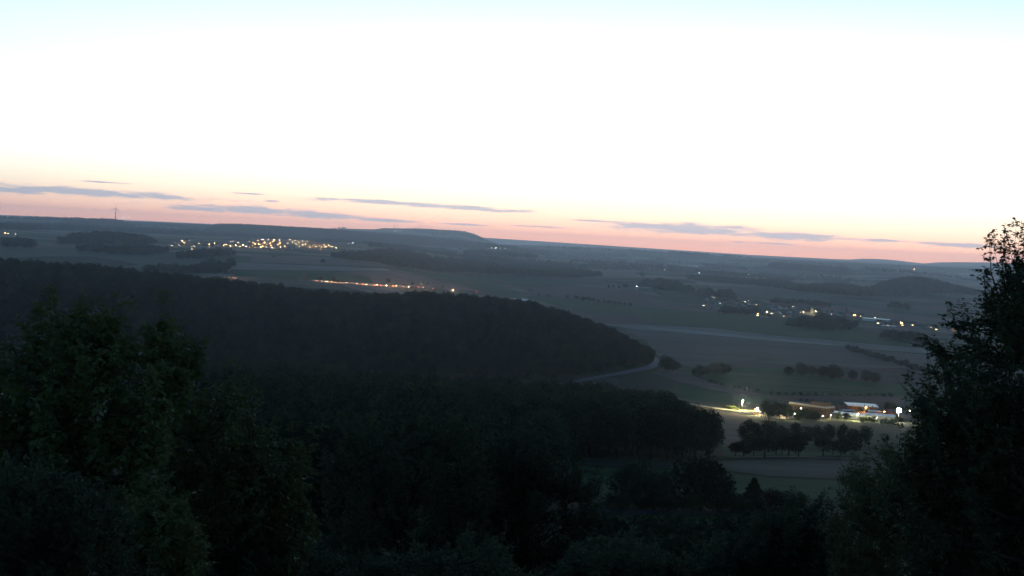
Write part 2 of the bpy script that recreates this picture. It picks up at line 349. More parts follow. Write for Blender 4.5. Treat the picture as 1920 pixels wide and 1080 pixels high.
# ground sheet: polar grid round the viewpoint, to beyond the skyline
def build_ground():
    azs = np.r_[np.linspace(-180, -30, 40, endpoint=False), np.linspace(-30, 30, 400, endpoint=False), np.linspace(30, 180, 40, endpoint=False)] * math.pi / 180
    ds = np.r_[np.geomspace(2.5, 900, 130, endpoint=False), np.geomspace(900, 26300, 380)]
    A, D = np.meshgrid(azs, ds); X = D * np.sin(A); Y = D * np.cos(A); V = np.c_[X.ravel(), Y.ravel(), ground(X, Y).ravel()]
    nc, nr = len(azs), len(ds); i = np.arange(nr - 1)[:, None] * nc; j = np.arange(nc)[None]; j2 = (j + 1) % nc
    F = np.stack([i + j, i + j2, i + nc + j2, i + nc + j], -1).reshape(-1, 4)[:, ::-1]
    V = np.r_[V, [[0, 0, ground(0, 0)]]]; c = len(V) - 1
    me = mesh_np('ground', V, F, MT['country'], True)
    bm = bmesh.new(); bm.from_mesh(me); bm.verts.ensure_lookup_table()
    for k in range(nc):
        f = bm.faces.new((bm.verts[c], bm.verts[(k + 1) % nc], bm.verts[k])); f.smooth = True
    bmesh.ops.recalc_face_normals(bm, faces=bm.faces); bm.to_mesh(me); bm.free()
    if me.polygons[0].normal.z < 0: me.flip_normals()
    tag(link('ground', me), kind='structure')
build_ground()

# ------------------------------------------------------------------ fields, roads: sheets draped over the land
_lvl = [0]
def lift_of(P, lv): return (.03 + .00013 * np.hypot(P[:, 0], P[:, 1])) * (1 + .08 * lv)
def drape(name, poly, mat, step=7, lv=0, label=None):
    poly = np.array(poly, float); pts = []
    for a, b in zip(poly, np.roll(poly, -1, 0)):
        n = max(1, int(np.hypot(*(b - a)) / step)); pts += [a + (b - a) * t / n for t in range(n)]
    nb = len(pts); e = [(i, (i + 1) % nb) for i in range(nb)]
    x0, y0 = poly.min(0); x1, y1 = poly.max(0); sy = max(2.0, step * .45)
    inner = [(x + random.uniform(-.5, .5), y + random.uniform(-.3, .3)) for x in np.arange(x0 + step / 2, x1, step) for y in np.arange(y0 + sy / 2, y1, sy)]
    V, E, F, *_ = delaunay_2d_cdt([Vector(p) for p in pts] + [Vector(p) for p in inner], e, [list(range(nb))], 1, 1e-4)
    V = np.array([tuple(v) for v in V]); P = cast(V[:, 0], V[:, 1]); P[:, 2] += lift_of(P, lv)
    F = np.array([f for f in F if len(f) == 3])
    # drop slivers that jump across a crest
    dd = np.hypot(P[:, 0], P[:, 1]); keep = dd[F].max(1) < dd[F].min(1) * 1.6; F = F[keep]
    me = mesh_np(name, P, F, MT[mat], True)
    if len(me.polygons) and np.mean([p.normal.z for p in me.polygons][:50]) < 0: me.flip_normals()
    o = tag(link(name, me), kind='structure', label=label); return o
FIELDS = [
    ('green', [(968, 553), (992, 555), (1060, 562), (1182, 572), (1222, 577), (1370, 589), (1440, 595), (1560, 606), (1700, 632), (1720, 650), (1640, 645), (1560, 637), (1440, 627), (1335, 615), (1247, 609), (1222, 602), (1177, 588), (1100, 586), (1040, 573)]),
    ('brown', [(1048, 577), (1100, 587), (1177, 589), (1222, 603), (1247, 610), (1120, 606), (1085, 597)]),
    ('stubble', [(1122, 607), (1247, 611), (1335, 616), (1440, 628), (1640, 646), (1730, 653), (1750, 664), (1640, 656), (1440, 637), (1300, 627), (1190, 618)]),
    ('straw', [(1200, 614), (1300, 620), (1430, 633), (1560, 645), (1560, 648), (1430, 638), (1300, 625)]),
    ('tan', [(1170, 618), (1300, 628), (1440, 638), (1640, 657), (1750, 666), (1760, 690), (1600, 690), (1430, 672), (1310, 690), (1246, 682), (1228, 662), (1212, 640)]),
    ('red', [(1390, 648), (1520, 653), (1640, 675), (1760, 700), (1760, 712), (1640, 700), (1540, 680), (1440, 664)]),
    ('green', [(1246, 685), (1310, 692), (1420, 688), (1500, 694), (1620, 716), (1700, 722), (1700, 742), (1560, 740), (1430, 738), (1390, 730), (1330, 716), (1280, 702)]),
    ('meadow', [(1345, 700), (1450, 702), (1560, 716), (1640, 728), (1560, 734), (1440, 732), (1380, 722)]),
    ('tan', [(1240, 690), (1262, 692), (1300, 705), (1360, 723), (1428, 740), (1400, 742), (1330, 730), (1270, 715), (1225, 700)]),
    ('green', [(1270, 720), (1330, 733), (1400, 744), (1440, 745), (1430, 758), (1380, 756), (1300, 752), (1270, 745)]),
    ('brown', [(1430, 744), (1560, 743), (1700, 745), (1690, 765), (1560, 752), (1470, 752)]),
    ('tan', [(1308, 766), (1350, 771), (1408, 781), (1400, 800), (1385, 838), (1360, 846), (1335, 800)]),
    ('meadow', [(1352, 838), (1400, 832), (1600, 838), (1640, 858), (1600, 856), (1360, 858)]),
    ('pale', [(1090, 858), (1200, 856), (1340, 866), (1440, 862), (1600, 866), (1640, 872), (1600, 900), (1440, 893), (1340, 880), (1200, 876), (1100, 872)]),
    ('meadow', [(1060, 874), (1200, 879), (1340, 884), (1440, 897), (1600, 904), (1590, 935), (1400, 945), (1200, 952), (1080, 950)]),
    ('green', [(1060, 974), (1200, 972), (1380, 970), (1420, 1010), (1250, 1040), (1080, 1030)]),
    ('brown', [(700, 709), (760, 710), (880, 711), (890, 718), (800, 722), (700, 720)]),
    # beyond the spur
    ('tan', [(470, 478), (560, 481), (640, 485), (700, 489), (735, 500), (600, 497), (470, 492)]),
    ('stubble', [(440, 493), (500, 495), (600, 499), (720, 504), (736, 508), (640, 508), (520, 507), (430, 506)]),
    ('green', [(440, 508), (520, 508), (640, 509), (690, 522), (700, 531), (640, 528), (560, 524), (440, 518)]),
    ('tan', [(645, 509), (735, 509), (780, 516), (860, 536), (915, 549), (830, 542), (700, 531), (692, 520)]),
    ('green', [(730, 502), (800, 511), (900, 521), (975, 548), (970, 560), (905, 547), (862, 533), (785, 514)]),
    ('stubble', [(640, 534), (740, 542), (768, 551), (700, 550), (650, 539)]),
    ('meadow', [(820, 507), (900, 517), (1000, 522), (1090, 528), (1060, 534), (980, 536), (930, 526)]),
    ('brown', [(985, 538), (1060, 536), (1130, 541), (1200, 546), (1222, 560), (1260, 572), (1330, 584), (1300, 582), (1190, 571), (1080, 560), (990, 551)]),
    ('crop', [(1130, 524), (1200, 521), (1290, 524), (1310, 532), (1230, 532), (1140, 531)]),
    ('tan', [(1060, 536), (1110, 533), (1195, 537), (1196, 545), (1130, 540)]),
    ('tan', [(1000, 500), (1130, 500), (1195, 506), (1190, 516), (1135, 518)]),
    ('crop', [(1225, 548), (1330, 553), (1340, 572), (1270, 568)]),
    ('pale', [(1330, 540), (1420, 540), (1560, 556), (1700, 572), (1790, 590), (1700, 588), (1560, 570), (1430, 560), (1340, 556)]),
    ('tan', [(1420, 562), (1560, 572), (1700, 590), (1800, 600), (1790, 612), (1700, 603), (1560, 584), (1450, 574)]),
    ('green', [(1470, 556), (1620, 566), (1790, 588), (1790, 592), (1640, 578), (1500, 566)]),
    ('brown', [(1480, 606), (1620, 618), (1690, 618), (1750, 628), (1740, 650), (1700, 632), (1560, 612)]),
    ('pale', [(0, 467), (60, 464), (140, 466), (250, 473), (320, 478), (380, 490), (430, 494), (420, 506), (330, 512), (260, 506), (120, 490), (0, 484)]),
    ('crop', [(10, 484), (90, 481), (170, 481), (230, 490), (260, 497), (200, 504), (130, 500), (60, 492)]),
    ('stubble', [(205, 510), (300, 513), (390, 520), (385, 526), (300, 521)]),
    ('tan', [(0, 458), (60, 458), (140, 461), (140, 465), (60, 463), (0, 466)]),
]
for i, (mt_, poly) in enumerate(FIELDS):
    big = (max(p[0] for p in poly) - min(p[0] for p in poly)) > 300
    drape('field', poly, mt_, 9 if big else 6, lv=i % 5)
def ribbon(name, px_pts, width, mat, lv=8, lift=None):
    """road of a given width in metres along photo points laid on the land"""
    P = cast([p[0] for p in px_pts], [p[1] for p in px_pts])[:, :2]; Q = [P[0]]
    n = len(P)
    for i in range(n - 1):     # Catmull-Rom in plan
        p0, p1, p2, p3 = P[max(i - 1, 0)], P[i], P[i + 1], P[min(i + 2, n - 1)]
        k = max(6, int(np.hypot(*(p2 - p1)) / 14))
        for t in np.linspace(0, 1, k + 1)[1:]:
            Q.append(.5 * ((2 * p1) + (p2 - p0) * t + (2 * p0 - 5 * p1 + 4 * p2 - p3) * t * t + (3 * p1 - p0 - 3 * p2 + p3) * t ** 3))
    Q = np.array(Q); T = np.gradient(Q, axis=0); T /= np.linalg.norm(T, axis=1)[:, None] + 1e-9; Nn = np.c_[-T[:, 1], T[:, 0]]
    offs = np.array([-1, -.33, .33, 1]) * width / 2; V = []
    for o in offs:
        p = Q + Nn * o; z = ground(p[:, 0], p[:, 1]); p3 = np.c_[p, z]; p3[:, 2] += lift_of(p3, lv); V.append(p3)
    m_ = len(Q); V = np.concatenate(V); F = [(c * m_ + i, c * m_ + i + 1, (c + 1) * m_ + i + 1, (c + 1) * m_ + i) for c in range(3) for i in range(m_ - 1)]
    me = mesh_np(name, V, np.array(F), MT[mat], True)
    if np.mean([p.normal.z for p in me.polygons]) < 0: me.flip_normals()
    tag(link(name, me), kind='structure'); return Q
ROAD_SPUR = ribbon('road', [(1010, 722), (1060, 718), (1130, 706), (1180, 697), (1215, 690), (1230, 682), (1233, 676), (1226, 670), (1214, 665)], 8, 'asphalt_pale')
ribbon('path', [(1242, 689), (1290, 693), (1360, 699), (1420, 703)], 4, 'gravel')
ribbon('path', [(1290, 757), (1312, 761), (1350, 767), (1409, 776), (1450, 782)], 6.5, 'lane')
ribbon('path', [(1370, 858), (1450, 857), (1530, 858), (1640, 862)], 3.5, 'gravel')
ribbon('road', [(1040, 962), (1120, 960), (1240, 960), (1370, 958), (1470, 955)], 5.5, 'asphalt')
ribbon('path', [(1200, 574), (1300, 582), (1400, 590), (1440, 594)], 5, 'gravel')
ribbon('path', [(1065, 532), (1140, 541), (1200, 546)], 6, 'gravel')
ROAD_FAR = ribbon('road', [(395, 519), (425, 521), (480, 523), (540, 525), (585, 527), (640, 531), (700, 535), (760, 538), (830, 543), (915, 549), (1000, 556)], 8, 'asphalt')
ribbon('path', [(400, 519), (425, 509), (445, 501), (470, 494)], 6, 'gravel')
ribbon('path', [(710, 498), (780, 508), (850, 517), (930, 528)], 5, 'gravel')

# ------------------------------------------------------------------ trees
def crown_mesh(name, seed, w, h, zb, mat, n=600, size=.8, lobes=12, conifer=False):
    """leaf clumps on the skins of many lobes; z from zb to zb + h, width w"""
    g = np.random.default_rng(seed)
    if conifer:
        t = g.random(n) ** .75; rr = (1 - t) * w / 2 * (.55 + .45 * np.abs(np.sin(t * 22))) * g.uniform(.6, 1.05, n); a = g.uniform(0, 6.283, n)
        P = np.c_[rr * np.cos(a), rr * np.sin(a), zb + t * h]; D = np.c_[np.cos(a), np.sin(a), np.full(n, .5)]
    else:
        C = []
        while len(C) < lobes:
            c = g.uniform(-1, 1, 3)
            if np.dot(c, c) < 1: C.append(c)
        C = np.array(C); C = C / np.maximum(np.linalg.norm(C, axis=1)[:, None], .3) * np.linalg.norm(C, axis=1)[:, None] ** .6
        C *= np.array([w / 2, w / 2, h / 2]) * .66; rad = g.uniform(.2, .36, lobes) * min(w, h * 1.1) * (1 if lobes > 5 else 1.25)
        k = g.choice(lobes, n, p=rad ** 2 / (rad ** 2).sum()); D = g.normal(size=(n, 3)); D[:, 2] += .15; D /= np.linalg.norm(D, axis=1)[:, None]
        P = C[k] + D * (rad[k] * g.uniform(.6, 1.08, n))[:, None]; P[:, 2] += zb + h / 2
    Nn = D + g.normal(size=(n, 3)) * .7; Nn /= np.linalg.norm(Nn, axis=1)[:, None]
    T = np.cross(Nn, g.normal(size=(n, 3))); T /= np.linalg.norm(T, axis=1)[:, None]; B = np.cross(Nn, T)
    s = (size * g.uniform(.55, 1.3, n))[:, None]
    V = np.stack([P - T * s * .6, P - B * s * .42 + Nn * s * .1, P + T * s * .6, P + B * s * .42 + Nn * s * .1], 1).reshape(-1, 3)
    return mesh_np(name, V, np.arange(4 * n).reshape(-1, 4), MT[mat])
def trunk_mesh(name, seed, h, r, w, limbs=0, z0=-.6):
    g = random.Random(seed); b = MB(); lean = g.uniform(-.05, .05)
    b.tube([(0, 0, z0), (lean * .3 * h, 0, h * .3), (lean * h * .6, lean * h * .3, h * .65), (lean * h, lean * h * .4, h)], [r * 1.25, r, r * .75, r * .3], 7)
    for i in range(limbs):
        a = 6.283 * i / limbs + g.uniform(-.4, .4); z = h * g.uniform(.35, .6); e = w * g.uniform(.28, .42)
        b.tube([(lean * z, 0, z), (math.cos(a) * e * .5, math.sin(a) * e * .5, z + h * .16), (math.cos(a) * e, math.sin(a) * e, z + h * g.uniform(.3, .42))], [r * .5, r * .35, r * .12], 5)
    return b.mesh(name, MT['bark'], True)
# a few grown trees of each kind; copies share their meshes
TREE_KINDS = {}
def kind(key, variants):
    TREE_KINDS[key] = variants
kind('wood', [(crown_mesh('crown', 10 + i, 11 + i % 3, 15 + (i * 2) % 4, 3.0, 'leaf_wood', 1700, .9, 18), trunk_mesh('trunk', i, 12, .26, 10), 18.0) for i in range(4)])
kind('orchard', [(crown_mesh('crown', 30 + i, 5.6, 3.9, 1.7, 'leaf_wood', 1100, .45, 12), trunk_mesh('trunk', 30 + i, 4.0, .15, 5), 5.6) for i in range(3)])
kind('solitary', [(crown_mesh('crown', 40 + i, 9.5, 8.5, 1.6, 'leaf_wood', 2600, .6, 18), trunk_mesh('trunk', 40 + i, 7, .24, 8), 10.1) for i in range(3)])
kind('shrub', [(crown_mesh('crown', 50 + i, 5, 3.4, -.2, 'leaf_wood', 420, .5, 9), trunk_mesh('trunk', 50 + i, 2.0, .08, 3), 3.2) for i in range(3)])
kind('lamplit_bush', [(crown_mesh('crown', 56 + i, 5, 3.4, -.2, 'leaf_lamplit', 420, .5, 9), trunk_mesh('trunk', 56 + i, 2.0, .08, 3), 3.2) for i in range(3)])  # shrub again, with lamplight put into the leaf colour
kind('spruce', [(crown_mesh('crown', 60 + i, 6.5, 12, .6, 'leaf_wood', 1800, .6, conifer=True), trunk_mesh('trunk', 60 + i, 10, .18, .1, 0), 12.6) for i in range(2)])
kind('far', [(crown_mesh('crown', 70 + i, 10, 12, .3, 'leaf_far', 150, 1.9, 8), trunk_mesh('trunk', 70 + i, 6, .25, 5), 12.3) for i in range(3)])
_tn = [0]
def plant_tree(key, loc, height=None, label='', cat='tree', group=None, name='tree', wide=1.0):
    vs = TREE_KINDS[key]; _tn[0] += 1; cr_, tr_, h0 = vs[_tn[0] % len(vs)]
    s = (height / h0) if height else random.uniform(.85, 1.15)
    e = empty(name, loc, random.uniform(0, 6.28)); e.scale = (s * wide, s * wide, s)
    link('crown', cr_, e); link('trunk', tr_, e)
    return tag(e, label, cat, group)
def tree_px(key, px, py, hpx, label, cat='tree', group=None, name='tree', wide=1.0):
    """tree whose foot shows at a photo pixel; its height from its height in the photo at the distance of the ground there"""
    p = at(px, py); d = (p - EYE).length
    return plant_tree(key, p, hpx * d / FPX, label, cat, group, name, wide)

# woods as masses: points on the land, tree crowns instanced on them
def wood_mass(name, pts, protos, smin, smax, label, lift=0.0):
    me = bpy.data.meshes.new(name); pts = np.asarray(pts, np.float32); me.vertices.add(len(pts)); me.vertices.foreach_set('co', pts.ravel()); me.update()
    o = link(name, me); ng = bpy.data.node_groups.new('plant_wood', 'GeometryNodeTree')
    ng.interface.new_socket('Geometry', in_out='INPUT', socket_type='NodeSocketGeometry'); ng.interface.new_socket('Geometry', in_out='OUTPUT', socket_type='NodeSocketGeometry')
    gi = ng.nodes.new('NodeGroupInput'); go = ng.nodes.new('NodeGroupOutput'); ip = ng.nodes.new('GeometryNodeInstanceOnPoints'); ip.inputs['Pick Instance'].default_value = True
    jn = ng.nodes.new('GeometryNodeJoinGeometry')
    for p in protos:
        oi = ng.nodes.new('GeometryNodeObjectInfo'); oi.inputs['Object'].default_value = p; oi.inputs['As Instance'].default_value = True; ng.links.new(oi.outputs['Geometry'], jn.inputs[0])
    rv = ng.nodes.new('FunctionNodeRandomValue'); rv.data_type = 'FLOAT_VECTOR'; rv.inputs[0].default_value = (-.06, -.06, 0); rv.inputs[1].default_value = (.06, .06, 6.28)
    rs = ng.nodes.new('FunctionNodeRandomValue'); rs.data_type = 'FLOAT'; rs.inputs[2].default_value = smin; rs.inputs[3].default_value = smax; rs.inputs['Seed'].default_value = 3
    ng.links.new(gi.outputs[0], ip.inputs['Points']); ng.links.new(jn.outputs[0], ip.inputs['Instance']); ng.links.new(rv.outputs[0], ip.inputs['Rotation']); ng.links.new(rs.outputs[1], ip.inputs['Scale'])
    ng.links.new(ip.outputs[0], go.inputs[0]); md = o.modifiers.new('plant', 'NODES'); md.node_group = ng
    return tag(o, label, 'wood', kind='stuff')
def on_land(xy): xy = np.asarray(xy); return np.c_[xy, ground(xy[:, 0], xy[:, 1])]
def jitter_grid(x0, x1, y0, y1, s):
    gx, gy = np.meshgrid(np.arange(x0, x1, s), np.arange(y0, y1, s)); P = np.c_[gx.ravel(), gy.ravel()]
    return P + RNG.uniform(-.42, .42, P.shape) * s
def in_poly(P, poly):
    poly = np.asarray(poly, float); ins = np.zeros(len(P), bool); x, y = P[:, 0], P[:, 1]
    for (xa, ya), (xb, yb) in zip(poly, np.roll(poly, -1, 0)):
        c = ((ya > y) != (yb > y)) & (x < (xb - xa) * (y - ya) / np.where(yb == ya, 1e-9, yb - ya) + xa); ins ^= c
    return ins
def strip_pts(front_px, depth, s):
    """tree sites behind a front edge seen in the photo, going `depth` metres further off"""
    fx = np.array(front_px, float); dep = np.array(depth, float) if hasattr(depth, '__len__') else np.full(len(fx), float(depth))
    xs = np.linspace(fx[0, 0], fx[-1, 0], 60) if fx[-1, 0] > fx[:-1, 0].max() else None
    if xs is not None: dep = np.interp(xs, fx[:, 0], dep); fx = np.c_[xs, np.interp(xs, fx[:, 0], fx[:, 1])]
    F = cast(fx[:, 0], fx[:, 1])[:, :2]; d = np.linalg.norm(F, axis=1); n = len(F)
    t = np.linspace(0, 1, n); taper = np.minimum(1, np.minimum(t, 1 - t) * 7 + .12); ph = RNG.uniform(0, 6.28, 4)
    wob = 1 + .28 * np.sin(t * 9 + ph[0]) + .22 * np.sin(t * 23 + ph[1]) + RNG.uniform(-.12, .12, n)
    fro = (.12 * np.sin(t * 14 + ph[2]) + .10 * np.sin(t * 37 + ph[3]) + RNG.uniform(-.06, .06, n)) * np.minimum(dep, 300)
    back = F * (1 + dep * wob * taper / d)[:, None]; F = F * (1 + np.maximum(fro, -30) / d)[:, None]; poly = np.r_[F, back[::-1]]
    P = jitter_grid(poly[:, 0].min(), poly[:, 0].max(), poly[:, 1].min(), poly[:, 1].max(), s)
    return on_land(P[in_poly(P, poly)])

# -- the near wood at the foot of the hillside: its front trees one by one, the rest as a mass
ROADBACK = 1490
P = jitter_grid(-470, 190, 225, 960, 9.5)
bearing = 960 + FPX * P[:, 0] / P[:, 1]
edge = np.interp(P[:, 1], [470, 520, 560, 640, 760, 860, 960], [1368, 1362, 1352, 1322, 1268, 1200, 1090])     # its right-hand rim as it climbs away
front = np.interp(bearing, [0, 900, 1010, 1075, 1200, 1365], [225, 225, 260, 490, 505, 508])
P = P[(bearing < edge) & (bearing > 380) & (P[:, 1] > front)]
vis = np.argsort(np.maximum(P[:, 1], 500) + np.abs(960 + FPX * P[:, 0] / P[:, 1] - 1180) * .25)
P = on_land(P[vis]); N_SINGLE = 150
WOOD_LABEL = 'tall dark broadleaf tree in the dense wood beside the pale meadow'
for q in P[:N_SINGLE]:
    plant_tree('wood', q, random.uniform(15, 21), WOOD_LABEL, 'tree', 'trees along the front of the wood above the meadow', 'wood_tree')
protos = []
for o in list(COL.objects):
    if o.name.startswith('crown') and o.data in [v[0] for v in TREE_KINDS['wood']] and o.data not in [p.data for p in protos]: protos.append(o)
wood_mass('woodland', P[N_SINGLE:], protos, .85, 1.2, 'dense dark wood filling the hollow below the wooded spur')

# -- the wooded spur
P = jitter_grid(-1150, 230, 1290, 2050, 9.0)
rq = ROAD_SPUR[np.argsort(ROAD_SPUR[:, 0])]
rim = np.interp(P[:, 1], [1290, 1600, 1680, 1760, 1850, 2050], [400, 400, 168, 165, 140, 60])
low = np.interp(P[:, 0], np.r_[-1150, -160, rq[0, 0] - 60, rq[:, 0]], np.r_[1290, 1290, rq[0, 1] + 20, rq[:, 1] + 14])
P = on_land(P[(P[:, 0] < rim) & (P[:, 1] > low) & (P[:, 0] < rq[:, 0].max() - 8)])
wood_mass('woodland', P, protos, .5, 1.08, 'dark wood covering the long spur above the winding road')
P = jitter_grid(-620, -130, 860, 1270, 9.5); b_ = 960 + FPX * P[:, 0] / P[:, 1]; P = on_land(P[(b_ < 650 + 30 * np.sin(P[:, 1] / 40)) & (b_ > -200)])
wood_mass('woodland', P, protos, .8, 1.15, 'dark wood in the hollow running up to the spur')
for i, (x, y) in enumerate([(-560, 1680), (-500, 1700), (-455, 1660), (-330, 1640), (-312, 1665), (-190, 1690), (-170, 1660), (-82, 1700), (-70, 1690), (-45, 1675), (10, 1690), (38, 1650), (70, 1660), (96, 1640), (120, 1670)]):
    plant_tree('spruce', (x, y, float(ground(x, y))), 16 + (i * 5) % 6, 'pointed conifer rising above the crowns of the spur wood', 'tree', 'conifers in the spur wood', 'spruce_tree', 1.2)
# -- small trees against the meadows at the hill foot
def row(key, pts, label, group, name='tree', cat='tree', wide=1.0):
    for (x, y, h) in pts: tree_px(key, x, y, h, label, cat, group, name, wide * random.uniform(.85, 1.4))
row('solitary', [(1183, 946, 80), (1312, 958, 96)], 'round dark tree standing between the pale meadow and the lane', 'round trees above the lane', 'meadow_tree')
row('solitary', [(1245, 952, 66), (1350, 955, 60)], 'narrow looser tree between the round meadow trees above the lane', 'narrow trees above the lane', 'meadow_tree', wide=.7)
tree_px('spruce', 1411, 958, 60, 'pointed conifer above the lane beside the meadow', 'tree', None, 'spruce_tree', 2.6)
tree_px('solitary', 1450, 962, 42, 'low round tree close beside the conifer above the lane', 'tree', None, 'meadow_tree', 1.2)
row('shrub', [(1148, 950, 26), (1162, 952, 24), (1205, 953, 28), (1222, 955, 30), (1262, 956, 26), (1283, 957, 30), (1335, 958, 34), (1372, 958, 36), (1390, 959, 30), (1432, 960, 34), (1470, 960, 36), (1492, 958, 34)], 'shrub in the thicket under the round meadow trees', 'thicket under the meadow trees', 'shrub', 'shrub')
row('shrub', [(1125 + 23 * i + (i * 37) % 11, 1000 + (i * 29) % 34, 38 + (i * 17) % 20) for i in range(14)], 'shrub in the scrub on the slope below the lane', 'scrub below the lane', 'shrub', 'shrub')
row('shrub', [(1140 + 31 * i + (i * 23) % 13, 1045 + (i * 31) % 40, 50 + (i * 13) % 20) for i in range(12)], 'taller shrub in the scrub further down the slope below the lane', 'tall scrub below the lane', 'shrub', 'shrub')
row('orchard', [(1164, 968, 40), (1243, 969, 38), (1298, 967, 40), (1351, 966, 30)], 'small fruit tree with bare trunk standing along the lane', 'fruit trees along the lane', 'fruit_tree')
row('orchard', [(1379, 856, 26), (1394, 857, 30), (1413, 854, 36), (1433, 858, 42), (1455, 852, 34), (1466, 854, 36), (1478, 855, 38), (1497, 857, 40), (1543, 856, 40), (1561, 853, 28), (1575, 856, 30), (1585, 852, 26), (1600, 856, 34)],
    'low fruit tree in the orchard row by the grassy track', 'orchard trees by the track', 'fruit_tree')
row('wood', [(1400, 838, 46), (1418, 842, 52), (1440, 836, 44), (1462, 832, 34), (1490, 834, 38), (1513, 836, 38), (1530, 832, 32), (1552, 834, 38), (1578, 836, 36), (1600, 836, 34), (1622, 838, 36), (1476, 840, 34), (1536, 842, 34), (1590, 844, 30)],
    'dark broadleaf tree in the belt below the lit works', 'tree belt below the lit works', 'belt_tree')
row('solitary', [(1441, 787, 34), (1462, 787, 30), (1474, 786, 27), (1497, 788, 22), (1520, 790, 18), (1511, 788, 20), (1528, 789, 16), (1586, 789, 15), (1572, 787, 14)], 'dark tree standing in front of the lamplit works buildings', 'trees in front of the works', 'yard_tree')
row('lamplit_bush', [(1617, 791, 10), (1628, 791, 11), (1638, 792, 9), (1366, 766, 7), (1374, 767, 8), (1383, 769, 6), (1358, 764, 5), (1660, 796, 12), (1676, 797, 12)], 'bush lit yellow by a lamp beside the works lane', 'lamplit bushes by the works', 'bush', 'bush')
row('solitary', [(1252, 697, 28), (1262, 697, 20), (1312, 706, 20), (1338, 702, 20), (1355, 704, 22), (1326, 703, 16), (1301, 703, 12)], 'bushy tree by the field path below the road bend', 'trees by the field path', 'field_tree')
row('solitary', [(1478, 706, 18), (1502, 706, 24), (1524, 705, 17), (1543, 709, 21), (1560, 712, 26), (1575, 710, 18), (1598, 714, 19), (1623, 716, 20), (1640, 718, 18)], 'dark tree in the scattered row across the red field', 'trees across the red field', 'field_tree')
row('shrub', [(1590 + 9 * i, 655 + 2.6 * i + (i % 3), 8 + (i * 7) % 5) for i in range(19)], 'dark shrub in the hedge line between the pale fields', 'hedge shrubs between the pale fields', 'hedge_shrub', 'shrub')
row('shrub', [(1332 + 11 * i, 717 + 3.0 * i * (1 - .3 * i / 9), 6) for i in range(9)] + [(1432 + 14 * i, 740 + .2 * i, 6) for i in range(18)], 'low shrub in the hedge above the works', 'hedge shrubs above the works', 'hedge_shrub', 'shrub')
row('orchard', [(1064, 562, 9), (1080, 564, 10), (1093, 566, 9), (1103, 566, 9), (1112, 567, 8), (1121, 569, 8), (1132, 570, 8), (1142, 571, 8), (1152, 572, 8), (1161, 573, 7), (1171, 574, 7), (1181, 575, 7), (1010, 556, 6), (1029, 557, 6), (993, 549, 7)],
    'round roadside tree in the evenly spaced row across the green field', 'avenue of round trees', 'avenue_tree')
row('solitary', [(606, 494, 8), (728, 532, 9), (773, 536, 7), (790, 537, 7), (800, 536, 7), (632, 531, 8), (513, 484, 6), (830, 541, 7), (1173, 540, 8), (1205, 520, 10), (1141, 540, 5), (1150, 540, 5), (1160, 541, 5)], 'lone tree out in the open fields beyond the spur', 'lone trees in the open fields', 'field_tree')

